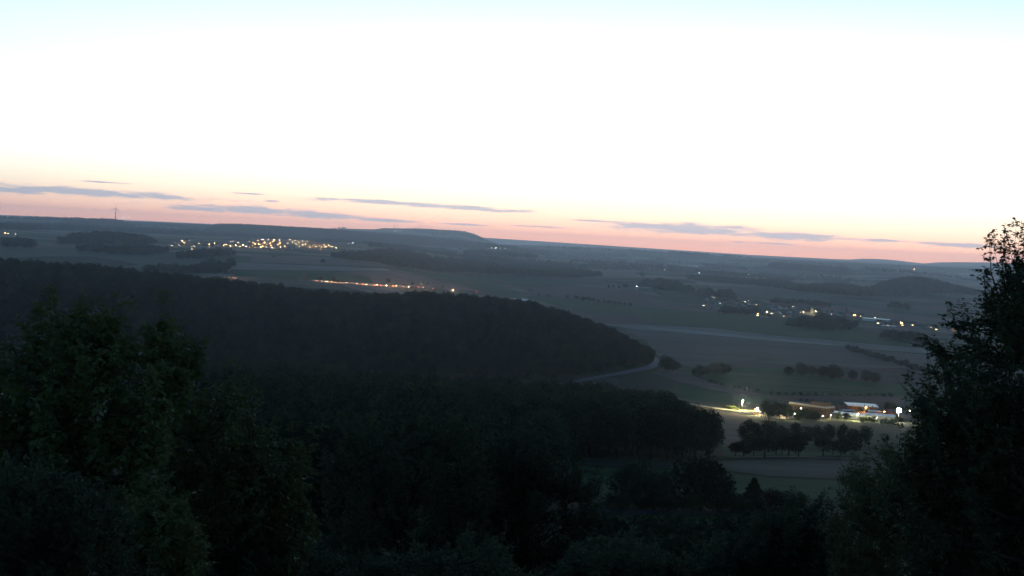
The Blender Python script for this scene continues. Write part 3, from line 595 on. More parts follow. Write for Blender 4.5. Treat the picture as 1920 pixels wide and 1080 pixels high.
# -- woods and copses further off
fp = []
for i in range(3): pass
q = at(605, 528); ft = [plant_tree('far', at(x, y), 12, 'low dark tree by the far road above the spur', 'tree', 'trees by the far road', 'roadside_tree') for x, y in ((575, 525), (600, 526), (625, 529))]
fp = [c for t in ft for c in t.children if c.name.startswith('crown')]
WOODS = [
    ([(615, 483), (690, 491), (760, 502), (840, 512), (960, 516), (1060, 521), (1132, 519)], [200, 800, 1500, 2000, 2000, 1500, 500], 14, 'long dark wood across the middle of the plain'),
    ([(1285, 524), (1380, 531), (1500, 547), (1620, 556), (1745, 556)], [250, 500, 800, 800, 300], 14, 'long dark wood above the valley village'),
    ([(1630, 548), (1700, 549), (1780, 549), (1850, 556)], [700, 900, 900, 500], 14, 'wood covering the round hill above the valley village'),
    ([(112, 457), (180, 458), (250, 458), (296, 459)], [500, 800, 800, 400], 14, 'wooded knoll beside the lamplit village'),
    ([(140, 471), (200, 475), (260, 479), (320, 473)], [150, 250, 250, 150], 13, 'hedge wood on the slope below the wooded knoll'),
    ([(0, 463), (40, 464), (68, 465)], 260, 14, 'small wood on the plain beside the knoll'),
    ([(330, 486), (360, 487), (400, 484), (440, 478)], [150, 250, 350, 200], 13, 'copse on the slope below the lamplit village'),
    ([(372, 506), (400, 512), (425, 512), (440, 500)], [200, 300, 300, 300], 11, 'trees round the farm lane below the lamplit village'),
    ([(262, 511), (300, 512), (340, 513), (380, 514)], [20, 60, 110, 160], 11, 'hedge of trees at the foot of the pale field'),
    ([(1196, 540), (1230, 543), (1270, 546), (1300, 548)], [300, 350, 300, 150], 12, 'copse behind the lonely farm'),
    ([(1310, 551), (1350, 560), (1380, 561)], [150, 250, 250], 12, 'copse at the upper end of the valley village'),
    ([(1345, 587), (1390, 590), (1430, 590)], 90, 11, 'trees along the lower edge of the valley village'),
    ([(1475, 610), (1540, 618), (1600, 619), (1608, 610)], [240, 340, 300, 200], 11, 'dark park trees below the church of the valley village'),
    ([(1440, 568), (1500, 571), (1560, 578)], 60, 11, 'trees behind the valley village'),
    ([(1665, 578), (1705, 583)], 140, 12, 'copse in the pale fields above the long white hall'),
    ([(1650, 635), (1700, 640), (1740, 648)], 120, 11, 'thicket below the lower end of the valley village'),
    ([(690, 463), (760, 468), (860, 475)], [350, 450, 250], 18, 'wood on the far plain below the flat-topped ridge'),
    ([(870, 478), (960, 482), (1010, 484)], 500, 20, 'hazy wood on the far plain beyond the long wood'),
    ([(1190, 494), (1250, 497)], 600, 18, 'hazy copse on the far plain'),
    ([(1320, 500), (1400, 507)], 500, 18, 'hazy wood far beyond the valley village'),
    ([(-20, 431), (100, 432), (200, 434), (330, 440), (460, 446), (600, 452), (760, 459), (900, 464), (1000, 469)], [3000, 2900, 2800, 2800, 2600, 2200, 1800, 1300, 900], 22, 'far wooded upland under the wind turbine'),
    ([(1440, 503), (1540, 509), (1600, 514)], 700, 20, 'hazy wood on the far right slope'),
]
for pts, dep, sp, lab in WOODS:
    Q = strip_pts(pts, dep, sp); k = sp / 11
    if len(Q): wood_mass('woodland', Q, fp, .8 * min(k, 1.4), 1.35 * min(k, 1.4), lab)
# little copses and hedges scattered over the far plain
S = []
for i in range(95):
    d = 6800 * (20000 / 6800) ** random.random(); b0 = random.uniform(-100, 2000); x, y = (b0 - 960) / FPX * d, d
    if d < 7500 and 280 < b0 < 680: continue
    if 1560 < b0 and d < 8000: continue
    n = random.randint(40, 260); a = random.uniform(-.2, .3); ln = n * random.uniform(2.2, 4.5); wd_ = random.uniform(20, 110)
    t = RNG.uniform(-1, 1, n); t = np.sign(t) * np.abs(t) ** .8; S.append(np.c_[x + ln * t * math.cos(a) + RNG.normal(0, 10, n), y + ln * t * math.sin(a) + RNG.normal(0, wd_, n)])
wood_mass('woodland', on_land(np.concatenate(S)), fp, .9, 1.7, 'scattered hazy hedges and copses over the far plain')

# ------------------------------------------------------------------ houses and villages
def gable(mb, x0, y0, x1, y1, z0, z1):
    """prism with its ridge along x"""
    ym = (y0 + y1) / 2
    mb.add([(x0, y0, z0), (x1, y0, z0), (x1, y1, z0), (x0, y1, z0), (x0, ym, z1), (x1, ym, z1)], [(0, 3, 2, 1), (0, 1, 5, 4), (2, 3, 4, 5), (0, 4, 3), (1, 2, 5)])
def house_meshes(w, d, h, rh, wall, roof):
    W = MB(); W.box(-w / 2, -d / 2, -1.5, w / 2, d / 2, h); gable(W, -w / 2, -d / 2, w / 2, d / 2, h, h + rh - .25)
    Rf = MB(); o = .45; t = .28; ym = d / 2 + o; sl = rh / (d / 2)
    for s_ in (-1, 1):
        Rf.add([(-w / 2 - o, s_ * ym, h - o * sl), (w / 2 + o, s_ * ym, h - o * sl), (w / 2 + o, 0, h + rh), (-w / 2 - o, 0, h + rh),
                (-w / 2 - o, s_ * ym, h - o * sl + t), (w / 2 + o, s_ * ym, h - o * sl + t), (w / 2 + o, 0, h + rh + t), (-w / 2 - o, 0, h + rh + t)],
               [(0, 1, 2, 3), (4, 7, 6, 5), (0, 4, 5, 1), (1, 5, 6, 2), (2, 6, 7, 3), (3, 7, 4, 0)])
    Ch = MB(); Ch.box(w * .18, -.4 + d * .1, h + rh * .5, w * .18 + .7, .3 + d * .1, h + rh + 1.0)
    return dict(w=w, d=d, h=h, rh=rh, wall=W.mesh('wall', MT[wall]), roof=Rf.mesh('roof', MT[roof]), chimney=Ch.mesh('chimney', MT['tile']))
HK = [house_meshes(12, 9, 5.4, 4.6, 'plaster', 'tile'), house_meshes(10, 8.5, 4.2, 4.4, 'plaster_ochre', 'tile'), house_meshes(15, 10, 4.6, 4.2, 'plaster', 'slate'), house_meshes(22, 11, 4.4, 4.6, 'sheet_dark', 'slate')]
HNAME = ['white house with red gable roof', 'small ochre house with red roof', 'long white house with slate roof', 'long grey barn with dark roof']
_wm = {}
def pane_mesh(mat, w, h):
    k = (mat, w, h)
    if k not in _wm: b = MB(); b.box(-w / 2, -.06, 0, w / 2, .06, h); _wm[k] = b.mesh('window', MT[mat])
    return _wm[k]
def house(loc, rz, k, where, group, lit=0, scale=1.0, windows=4):
    q = HK[k]; e = empty('barn' if k == 3 else 'house', loc, rz); e.scale = (scale,) * 3
    link('wall', q['wall'], e); rf = link('roof', q['roof'], e)
    if k < 3: link('chimney', q['chimney'], rf)
    n = 0
    for i in range(windows):
        x = (-.36 + .24 * (i % 4)) * q['w']; m_ = ('lit_window' if (i + k) % 3 else 'lit_window_white') if n < lit else 'glass'; n += 1
        link('window', pane_mesh(m_, 1.3, 1.5), e, (x, -q['d'] / 2 - .05, 1.0 if i < 4 else 3.6))
    dm = _wm.setdefault('door', MB().box(-.55, -.05, 0, .55, .05, 2.1).mesh('door', MT['timber'])); link('door', dm, e, (q['w'] * .47 - .6, -q['d'] / 2 - .04, 0))
    st = 'and lit windows' if lit else 'and dark windows'
    return tag(e, f'{HNAME[k]} {st} in {where}', 'barn' if k == 3 else 'house', group)
_lm = {}
def lamp_post(loc, h, head_r, mat, label, group, rz=0.0, power=0.0, col=(1, .8, .5), name='street_lamp'):
    key = (round(h, 1), head_r, mat)
    if key not in _lm:
        p = MB(); p.tube([(0, 0, -.5), (0, 0, h * .5), (0, 0, h)], [.12, .09, .06], 8); a = MB(); a.tube([(0, 0, h - .02), (.5, 0, h + .25), (1.1, 0, h + .3)], .045, 6)
        hd = MB(); hd.ball((1.1, 0, h + .3 - head_r * .4), head_r, 10, 6, 1.1, 1, .6)
        _lm[key] = (p.mesh('pole', MT['steel'], True), a.mesh('arm', MT['steel'], True), hd.mesh('lamp_head', MT[mat], True))
    e = empty(name, loc, rz)
    for nm, me in zip(('pole', 'arm', 'lamp_head'), _lm[key]): o = link(nm, me, e)
    if power:
        ld = bpy.data.lights.new('bulb', 'POINT'); ld.energy = power; ld.color = col; ld.shadow_soft_size = .25
        lo = bpy.data.objects.new('bulb', ld); COL.objects.link(lo); lo.parent = e; lo.location = (1.1, 0, h + .3 - head_r * .4 - head_r * .6 - .35)
    return tag(e, label, 'lamp', group)

# -- the lamplit village on the plain
LV = 'the lamplit village on the plain'
LAMPS_L = [(327, 456, 1), (341, 454, 0), (322, 464, 0), (335, 464, 0), (355, 454, 2), (365, 466, 2), (385, 464, 1), (405, 460, 1), (402, 459, 1), (414, 470, 0), (432, 465, 1), (432, 456, 2), (446, 459, 0), (455, 463, 0), (462, 466, 0),
           (468, 455, 1), (483, 454, 1), (489, 467, 1), (496, 458, 1), (500, 462, 1), (503, 451, 0), (514, 452, 0), (516, 465, 1), (524, 452, 0), (526, 467, 0), (528, 449, 0), (525, 458, 1), (538, 459, 0), (543, 451, 0), (553, 453, 2),
           (554, 460, 2), (567, 454, 0), (568, 462, 0), (580, 466, 1), (577, 455, 0), (584, 455, 0), (593, 466, 1), (598, 464, 1), (603, 467, 1), (611, 465, 0), (623, 466, 1), (631, 468, 0), (478, 460, 1), (425, 462, 1), (419, 464, 1), (450, 466, 1), (472, 464, 1), (485, 461, 1), (493, 465, 1), (508, 463, 1), (520, 461, 1), (534, 464, 1), (545, 466, 1), (548, 457, 1), (560, 458, 1), (562, 466, 1), (573, 460, 1), (586, 464, 1), (606, 461, 1), (616, 462, 1), (512, 456, 1), (492, 452, 0), (473, 458, 1), (332, 460, 1), (346, 459, 1), (392, 462, 1), (441, 463, 0), (507, 459, 1), (588, 461, 1), (373, 460, 1), (510, 468, 0)]
LM = ['lamp_white', 'lamp_warm', 'lamp_cold']; LN = ['warm white', 'orange', 'cold white']
for (x, y, c) in LAMPS_L:
    lamp_post(at(x, y + 1), 8.0, random.choice((.38, .45, .55, .62)) * (1.35 if (x, y) in ((405, 460), (432, 465), (516, 465), (580, 466), (489, 467)) else 1), LM[c], f'{LN[c]} street lamp glowing in {LV}', f'{LN[c]} street lamps of the plain village', random.uniform(0, 6.3))
for i in range(84):
    x, y, c = LAMPS_L[i % len(LAMPS_L)]; x += random.uniform(-9, 9); y += random.uniform(-3, 2.5); k = random.choice((0, 0, 1, 1, 2, 3))
    house(at(x, y), random.choice((0, 1.57)) + random.uniform(-.4, .4), k, LV, 'houses of the plain village', lit=random.choice((0, 0, 1, 2)), windows=2)
def church(loc, rz, tower_h, spire_h, label, lit=None, tw=5.5):
    e = empty('church', loc, rz); n = MB(); n.box(-9, -5, -1.5, 10, 5, 7.5); gable(n, -9, -5, 10, 5, 7.5, 12.5); n.build('nave', MT['plaster'], e)
    r_ = MB()
    for s_ in (-1, 1): r_.add([(-9.4, s_ * 5.5, 7.2), (10.4, s_ * 5.5, 7.2), (10.4, 0, 12.9), (-9.4, 0, 12.9), (-9.4, s_ * 5.5, 7.5), (10.4, s_ * 5.5, 7.5), (10.4, 0, 13.2), (-9.4, 0, 13.2)], [(0, 1, 2, 3), (4, 7, 6, 5), (0, 4, 5, 1), (1, 5, 6, 2), (2, 6, 7, 3), (3, 7, 4, 0)])
    r_.build('roof', MT['tile'], e); h = tw / 2
    t = MB(); t.box(-9 - tw, -h, -1.5, -9.01, h, tower_h); tw_o = t.build('tower', MT['plaster_ochre' if lit else 'plaster'], e)  # yellow floodlighting put into the lit tower's plaster colour
    sp = MB(); c = -9 - h; sp.add([(c - h - .3, -h - .3, tower_h), (c + h + .3, -h - .3, tower_h), (c + h + .3, h + .3, tower_h), (c - h - .3, h + .3, tower_h), (c, 0, tower_h + spire_h)], [(0, 3, 2, 1), (0, 1, 4), (1, 2, 4), (2, 3, 4), (3, 0, 4)])
    sp.build('spire', MT['slate'], tw_o)
    for i in range(3): link('window', pane_mesh('glass', 1.2, 3.4), e, (-5 + 5 * i, -5.06, 2.5))
    link('window', pane_mesh('glass', 1.1, 2.0), e, (c, -h - .06, tower_h - 3.5))
    return tag(e, label, 'church')
church(at(384, 466), .3, 17, 13, 'church with pointed spire among the orange lamps of the plain village')
# -- the village along the valley
RV = 'the valley village'
VILL = [(1340, 559), (1354, 562), (1352, 568), (1368, 566), (1381, 568), (1399, 565), (1418, 570), (1445, 572), (1437, 587), (1430, 594), (1424, 590), (1462, 577), (1476, 578), (1487, 577), (1500, 582), (1518, 582), (1529, 585), (1543, 588), (1559, 588), (1575, 590), (1600, 593), (1460, 586), (1470, 592), (1395, 573), (1407, 577), (1375, 573), (1692, 609), (1680, 607), (1656, 605), (1668, 610), (1712, 609), (1724, 612), (1740, 614), (1783, 618), (1755, 617), (1320, 572), (1330, 577), (1614, 592), (1325, 562), (1545, 580), (1588, 584), (1480, 586), (1452, 579)]
for i, (x, y) in enumerate(VILL + [(x + random.uniform(-12, 12), y + random.uniform(-3, 3)) for x, y in VILL[:34]]):
    k = random.choice((0, 0, 1, 1, 2, 2, 3)); house(at(x, y + 2), random.choice((0, 1.57, .2)) + random.uniform(-.35, .35), k, RV, 'houses of the valley village', lit=random.choice((0, 0, 0, 1, 1, 2)), windows=4)
for (x, y, c, r_) in [(1340, 560, 0, .45), (1354, 562, 0, .4), (1357, 564, 1, .4), (1352, 568, 0, .4), (1346, 563, 1, .35), (1381, 568, 0, .45), (1399, 565, 0, .45), (1404, 566, 2, .3), (1445, 573, 0, .6), (1437, 588, 0, .6), (1430, 594, 0, .5), (1425, 591, 1, .45), (1421, 592, 1, .4), (1420, 595, 0, .3),
                   (1487, 578, 1, .35), (1501, 582, 0, .4), (1506, 588, 0, .45), (1529, 586, 0, .5), (1543, 588, 2, .3), (1559, 588, 0, .35), (1600, 594, 1, .5), (1604, 595, 1, .35), (1640, 599, 0, .35), (1655, 603, 0, .3), (1692, 610, 1, .75), (1688, 609, 1, .5), (1783, 618, 1, .9), (1790, 619, 1, .6), (1810, 619, 0, .5), (1880, 620, 2, .5), (1840, 620, 0, .35), (1478, 592, 0, .3), (1500, 598, 2, .25)]:
    lamp_post(at(x, y + 2), 7.0, r_, LM[c], f'{LN[c]} street lamp shining among the houses of {RV}', f'{LN[c]} street lamps of the valley village', random.uniform(0, 6.3))
c_ = at(1512, 590); church(c_, 2.9, 19, 5, 'church with squat floodlit yellow tower in the valley village', lit=True, tw=6.5)
lamp_post(c_ + Vector((17, -14, 0)), 3.0, .3, 'lamp_white', 'low floodlight at the foot of the yellow church tower', None, 1.6, 9000, (1, .92, .5), 'floodlight')
e = empty('chimney_stack', at(1587, 594)); b = MB(); b.tube([(0, 0, -1), (0, 0, 14), (0, 0, 27)], [1.5, 1.2, 1.0], 12); b.build('shaft', MT['tile'], e); b = MB(); b.tube([(0, 0, 26.2), (0, 0, 27.4)], 1.25, 12); b.build('rim', MT['concrete'], e)
tag(e, 'tall slim brick chimney beside the long white hall', 'chimney')

def hall(name, loc, rz, w, d, h, rh, wall, roof, label, cat='hall', bays=6, lit=False, door=True):
    """industrial hall: wall, pitched sheet roof with roof panels, gates and a band of windows on the side that faces us"""
    e = empty(name, loc, rz); W = MB(); W.box(-w / 2, -d / 2, -2.0, w / 2, d / 2, h)
    if rh: gable(W, -w / 2, -d / 2, w / 2, d / 2, h, h + rh - .2)
    W.build('wall', MT[wall], e)
    if rh:
        n = bays; pw = (w + .8) / n; pm = {}
        for s_ in (-1, 1):
            b = MB(); y = s_ * (d / 2 + .5); z = h - .5 * rh / (d / 2)
            b.add([(.02, y, z), (pw - .02, y, z), (pw - .02, s_ * .02, h + rh), (.02, s_ * .02, h + rh), (.02, y, z + .2), (pw - .02, y, z + .2), (pw - .02, s_ * .02, h + rh + .2), (.02, s_ * .02, h + rh + .2)], [(0, 1, 2, 3), (4, 7, 6, 5), (0, 4, 5, 1), (1, 5, 6, 2), (2, 6, 7, 3), (3, 7, 4, 0)])
            me = b.mesh('roof_panel', MT[roof])
            for i in range(n): link('roof_panel', me, e, (-w / 2 - .4 + i * pw, 0, 0))
    else:
        b = MB(); b.box(-w / 2 - .25, -d / 2 - .25, h + .003, w / 2 + .25, d / 2 + .25, h + .55); b.build('fascia', MT['fascia'], e)
        b = MB(); b.box(-w / 2 + .3, -d / 2 + .3, h + .56, w / 2 - .3, d / 2 - .3, h + .7); b.build('roof', MT[roof], e)
    nb = max(2, int(w / 4))
    for i in range(nb):
        x = -w / 2 + (i + .5) * w / nb
        if door and i == nb // 2:
            g = MB(); g.box(-1.6, -.08, 0, 1.6, .08, min(3.4, h * .75)); link('gate', g.mesh('gate', MT['sheet_dark']), e, (x, -d / 2 - .05, 0))
        else: link('window', pane_mesh('lit_window_white' if lit and i % 3 == 0 else 'glass', 2.0, 1.2), e, (x, -d / 2 - .05, h * .45))
    return tag(e, label, cat)
hall('long_hall', at(1643, 602), -.35, 62, 34, 5.5, .5, 'fascia', 'sheet', 'long pale metal-roofed hall at the edge of the valley village', bays=10)
hall('cattle_shed', at(1666, 614), -.1, 30, 18, 3.5, .4, 'sheet_dark', 'sheet', 'low shed with pale blue roof below the long white hall', 'shed')
hall('cattle_shed', at(1718, 611), .3, 26, 18, 3.5, .4, 'plaster', 'sheet', 'pale roofed shed at the lower end of the valley village', 'shed')
hall('cattle_shed', at(1398, 572), .2, 24, 18, 3.5, .4, 'plaster', 'sheet', 'pale roofed shed at the upper end of the valley village', 'shed')
# -- lonely farm and other single buildings on the plain
hall('farm_shed', at(1203, 541), .15, 42, 24, 5, .4, 'plaster', 'sheet', 'farm shed with pale roof alone before the copse', 'shed')
hall('farm_shed', at(1214, 542), -.5, 30, 20, 4.5, .4, 'plaster', 'sheet', 'smaller pale farm shed set askew beside the lonely farm shed', 'shed')
lamp_post(at(1193, 541), 7, .5, 'lamp_cold', 'cold yard lamp beside the lonely farm sheds', None)
hall('greenhouse', at(972, 563), .05, 46, 26, 3.2, .3, 'sheet', 'sheet', 'long low greenhouse with pale roof on the rim of the wooded spur', 'greenhouse', bays=9)
hall('farm_shed', at(810, 553), .3, 12, 8, 3.2, 2.4, 'plaster', 'slate', 'tiny hut with pale gable behind the trees of the spur', 'hut')
hall('farm_shed', at(569, 527), .3, 10, 7, 3.5, 3, 'plaster', 'tile', 'small house gable showing above the wood near the far road', 'hut')
for (x, y, c, r_, lab) in [(10, 441, 1, .5, 'orange lamp of a hamlet far out by the small wood'), (16, 442, 0, .5, 'white lamp of a hamlet far out by the small wood'), (30, 443, 0, .45, 'single white lamp beside the hamlet by the small wood'),
                           (225, 415, 2, 1.1, 'cold lamp on the upland crest beside the tall wind turbine'), (230, 415, 2, .8, 'cold lamp in the middle of three on the upland crest'), (236, 415, 2, 1.1, 'cold lamp farthest from the tall wind turbine on the crest'),
                           (738, 435, 0, .6, 'faint lamp on the flank of the flat-topped ridge below the turbines'), (744, 434, 0, .9, 'brightest lamp on the flank of the flat-topped ridge'), (752, 434, 2, .7, 'cold lamp on the flank of the flat-topped ridge'),
                           (654, 460, 2, .45, 'cold lamp of a farmstead beyond the plain village'), (661, 459, 2, .5, 'brighter cold lamp of the farmstead beyond the plain village'),
                           (1028, 460, 2, 1.0, 'bluish lamp far out on the hazy slope'), (1120, 485, 0, .9, 'bright white lamp of a hamlet on the hazy plain'), (1129, 486, 0, .9, 'faint lamp next to the bright hamlet lamp on the hazy plain'),
                           (1246, 508, 0, 1.0, 'lamp of the hazy hamlet beyond the long copse'), (1266, 510, 0, .9, 'second lamp of the hazy hamlet beyond the copse'), (1312, 514, 2, .8, 'cold lamp at the edge of the hamlet behind the long wood'), (1320, 514, 0, .9, 'warm lamp in the hamlet behind the long wood'), (1328, 515, 0, 1.1, 'brightest warm lamp in the hamlet behind the long wood'), (1342, 516, 0, .8, 'last warm lamp of the hamlet behind the long wood'), (1403, 518, 0, .7, 'single lamp showing over the crowns of the long wood'),
                           (1714, 506, 1, 1.6, 'orange lamp on the far hazy slope beyond the round hill'), (1797, 538, 2, 1.0, 'cold lamp at the foot of the round wooded hill')]:
    lamp_post(at_dist(x, 9900) if y == 415 else at(x, y), 30 if y == 415 else 8, r_, LM[c], lab, None, random.uniform(0, 6))
for i, (x, y) in enumerate([(920, 466), (930, 466), (940, 466), (950, 467)]): hall('greenhouse', at(x, y), .0, 70, 60, 5, .6, 'sheet', 'sheet', 'far pale greenhouse in the bright row on the hazy plain', 'greenhouse', 4, door=False)['group'] = 'greenhouses on the hazy plain'
for i, x in enumerate((922, 929, 934, 939, 944, 949, 955)): lamp_post(at(x, 466 + (x - 920) * .02), 7, 1.0, 'lamp_white', 'lamp along the bright row of far greenhouses', 'lamps along the far greenhouses', 0)
for i, (x, y) in enumerate([(1278, 499), (1290, 500), (1300, 500)]): hall('greenhouse', at(x, y), .05, 60, 60, 5, .6, 'sheet', 'sheet', 'pale unlit greenhouse far out beyond the copse', 'greenhouse', 4, door=False)['group'] = 'unlit far greenhouses'

# ------------------------------------------------------------------ the works in the valley
b0 = at(1519, 779)
def works_block():
    e = empty('works_block', b0 + Vector((2, 6, 0)), -.78); W = MB(); W.box(-17, -6, -2, 17, 6, 7.2); W.build('wall', MT['timber'], e)
    b = MB(); b.box(-17.3, -6.3, 7.203, 17.3, 6.3, 8.6); b.build('fascia', MT['concrete'], e); b = MB(); b.box(-16.8, -5.8, 8.603, 16.8, 5.8, 8.8); b.build('roof', MT['slate'], e)
    b = MB(); b.box(2, -4.5, 8.803, 15, 4.5, 11.2); b.build('roof_house', MT['timber'], e)
    sl = MB(); sl.box(-.35, -.12, 0, .35, .12, 6.6); me = sl.mesh('wall_fin', MT['timber'])
    for i in range(12): link('wall_fin', me, e, (-15.5 + i * 2.8, -6.13, .2))
    for i in range(5): link('wall_fin', me, e, (17.13, -5 + i * 2.4, .2), 1.5708)
    for i in range(11): link('window', pane_mesh('lit_window_white' if i == 3 else 'glass', 1.2, 1.6), e, (-14.1 + i * 2.8, -6.06, 3.8))
    tag(e, 'flat-roofed works block with white fascia and brown rooftop house', 'building')
works_block()
hall('works_hall', at(1478, 785), -.12, 28, 11, 4.2, 0, 'plaster', 'slate', 'low white works building lit up behind the yard trees', 'building')
hall('works_hall', at(1446, 781), -.2, 18, 9, 4.2, 2.4, 'fascia', 'sheet', 'small white gabled workshop glowing behind the yard trees', 'building', 5)
for i in range(3): hall('works_shed', at(1560 + 19 * i, 781 + 2.2 * i), -.15, 8.6, 13, 3.8, .28, 'sheet_dark', 'sheet', ['low shed with pale metal roof next to the works block', 'middle low shed with pale metal roof beside the works block', 'third low metal-roofed shed between works block and lamp'][i], 'shed', 4)
hall('works_shed', at(1616, 786), -.2, 14, 12, 3.4, .3, 'fascia', 'sheet', 'small pale-roofed shed beside the lamp and lit bushes', 'shed', 5)
hall('works_hall', at(1614, 768), -.1, 26, 24, 4.2, .6, 'timber', 'sheet', 'hall with broad pale roof and trees lit orange before it', 'building', 8)
hall('works_hall', at(1650, 788), -.25, 22, 15, 4.2, .7, 'sheet_dark', 'sheet', 'grey hall with dull sheet roof below the floodlight', 'building', 7)
row('spruce', [(1608, 772, 12), (1620, 772, 14), (1628, 773, 12), (1635, 773, 13), (1659, 780, 14)], 'small tree glowing orange before the broad pale roof', 'trees by the orange lamp', 'yard_tree')
row('solitary', [(1455, 772, 18), (1500, 758, 10), (1512, 757, 9), (1524, 757, 8), (1555, 770, 9), (1575, 768, 10), (1587, 771, 10), (1672, 773, 18), (1665, 771, 16)], 'dark tree behind the works buildings', 'trees behind the works', 'yard_tree')
for (x, y, w_, d_, h_, a_, rf, lab) in [(1553, 776, 9, 8, 4.6, -.5, 'slate', 'small dark-roofed store against the end of the works block'), (1572, 772, 12, 9, 4.0, .2, 'tile', 'red-roofed store behind the row of low sheds'), (1590, 777, 9, 7, 3.4, -.1, 'sheet', 'little metal-roofed lean-to behind the third low shed'),
                                       (1636, 779, 10, 8, 3.8, .1, 'sheet', 'pale-roofed store between the broad roof and the grey hall'), (1668, 780, 9, 8, 4.0, -.4, 'slate', 'dark-roofed store between the grey hall and the floodlight'), (1425, 779, 9, 7, 3.4, -.2, 'tile', 'little gatehouse with red roof where the lane meets the yard')]:
    hall('store', at(x, y), a_, w_, d_, h_, .5 if rf == 'sheet' else 1.6, 'timber', rf, lab, 'shed', 3)
lamp_post(at(1391, 769), 8.0, .34, 'lamp_near', 'tall lamp post lighting the lane into the works', None, -1.2, 100000, (1, .84, .45), 'lamp_post')
lamp_post(at(1418, 779), 6.0, .3, 'lamp_near', 'lamp post at the yard entrance behind the trees', None, -1.2, 25000, (1, .86, .5), 'lamp_post')
lamp_post(at(1452, 783), 7.0, .3, 'lamp_near', 'lamp hidden among the yard trees by the gabled workshop', None, 1.2, 20000, (1, .9, .55), 'lamp_post')
lamp_post(at(1487, 789), 5.0, .3, 'lamp_near', 'lamp before the low white works building', None, .4, 3500, (1, .9, .7), 'lamp_post')
lamp_post(at(1540, 788), 3.0, .2, 'lamp_near', 'small lamp at the corner of the works block', None, .4, 2500, (1, .8, .5), 'lamp_post')
lamp_post(at(1606, 789), 5.4, .38, 'lamp_near', 'lamp post between the small sheds and the lit bushes', None, -.6, 20000, (1, .92, .5), 'lamp_post')
lamp_post(at(1622, 773), 4.2, .5, 'lamp_orange', 'orange lamp among the small trees by the broad roof', None, -1.2, 16000, (1, .38, .1), 'lamp_post')
lamp_post(at(1657, 781), 4.0, .2, 'lamp_orange', 'small orange lamp behind the grey hall', None, -1.2, 2500, (1, .38, .1), 'lamp_post')
for (x, y, lab) in [(1557, 786, 'small added lamp before the low metal sheds'), (1580, 788, 'small added lamp at the middle of the low metal sheds'), (1643, 791, 'small added lamp beside the grey hall'), (1671, 790, 'small added lamp under the floodlight mast'), (1468, 785, 'small added lamp at the door of the low white building'), (1432, 781, 'small added lamp beside the gatehouse')]:
    lamp_post(at(x, y), 3.2, .16, 'lamp_near', lab, None, random.uniform(-2, -1), 2600, (1, .8, .5), 'lamp_post')  # extra lamps added to give the works more points of light
lamp_post(at(1704, 781), 5.0, .5, 'lamp_near', 'small white lamp next to the glaring floodlight', None, -1.2, 0, (1, .9, .7), 'lamp_post')
p = at(1684, 792); e = empty('floodlight_mast', p); b = MB(); b.tube([(0, 0, -1), (0, 0, 5), (0, 0, 10.6)], [.22, .16, .12], 10); b.build('pole', MT['steel'], e, True)
ld = bpy.data.lights.new('beam', 'POINT'); ld.energy = 22000; ld.color = (1, .95, .7); ld.shadow_soft_size = .4; lo = bpy.data.objects.new('beam', ld); COL.objects.link(lo); lo.parent = e; lo.location = (0, -1.2, 8.6)  # point light added before the mast to throw spill on its surroundings
b = MB(); b.box(-1.3, -.1, 8.6, 1.3, .1, 8.8); b.build('crossbar', MT['steel'], e)
for x in (-.75, .75):  # lamps multiplied and oversized so their shape stands in for glare
    for z in (8.0, 9.45):
        b = MB(); b.box(x - .70, -.45, z, x + .70, -.11, z + 1.38); ho = b.build('floodlight', MT['sheet_dark'], e); b = MB(); b.box(x - .66, -.50, z + .04, x + .66, -.455, z + 1.34); b.build('lens', MT['flood'], ho)
tag(e, 'mast with four floodlights enlarged to carry the glare beside the grey hall', 'floodlight')

# ------------------------------------------------------------------ wind turbines
def turbine(px, py, hub, rot, ang, label, group=None, drop=0):
    p = at_dist(px, py); e = empty('wind_turbine', p); k = hub / 95
    b = MB(); b.tube([(0, 0, -6), (0, 0, hub * .5), (0, 0, hub)], [3.4 * k, 2.8 * k, 2.0 * k], 12); b.build('tower', MT['sheet_dark'], e, True)  # dark tower colour puts in the silhouette against the bright sky
    b = MB(); b.box(-1.8 * k, -3 * k, hub - 1.6 * k, 1.8 * k, 6 * k, hub + 2.2 * k); b.build('nacelle', MT['white'], e)
    b = MB(); b.ball((0, -3.6 * k, hub), 1.9 * k, 10, 6); hb = b.build('hub', MT['white'], e, True)
    b = MB(); b.add([(-1.1 * k, 0, 0), (1.1 * k, 0, 0), (1.7 * k, 0, rot * .2), (.3 * k, 0, rot), (-.3 * k, 0, rot), (-.9 * k, 0, rot * .2), (-.5 * k, .7 * k, 0), (.5 * k, .7 * k, 0), (.4 * k, .5 * k, rot * .2), (.1 * k, .15 * k, rot), (-.1 * k, .15 * k, rot), (-.4 * k, .5 * k, rot * .2)],
          [(0, 1, 2, 5), (5, 2, 3, 4), (6, 11, 8, 7), (11, 10, 9, 8), (0, 6, 7, 1), (1, 7, 8, 2), (2, 8, 9, 3), (3, 9, 10, 4), (4, 10, 11, 5), (5, 11, 6, 0)])
    me = b.mesh('blade', MT['sheet_dark'])  # blades coloured dark for the same backlit silhouette
    for i in range(3): o = link('blade', me, hb, (0, -3.8 * k, hub)); o.rotation_euler = (0, ang + i * 2.0944, 0)
    return tag(e, label, 'wind turbine', group)
turbine(211, 10500, 102, 38, .15, 'tall wind turbine standing alone on the wooded upland')
for x, y, a in ((734, 14200, .3), (739, 14300, 1.2), (780, 14150, .8), (785, 14250, .1)): turbine(x, y, 50, 26, a, 'hazy wind turbine on top of the flat-topped ridge', 'turbines on the flat-topped ridge')

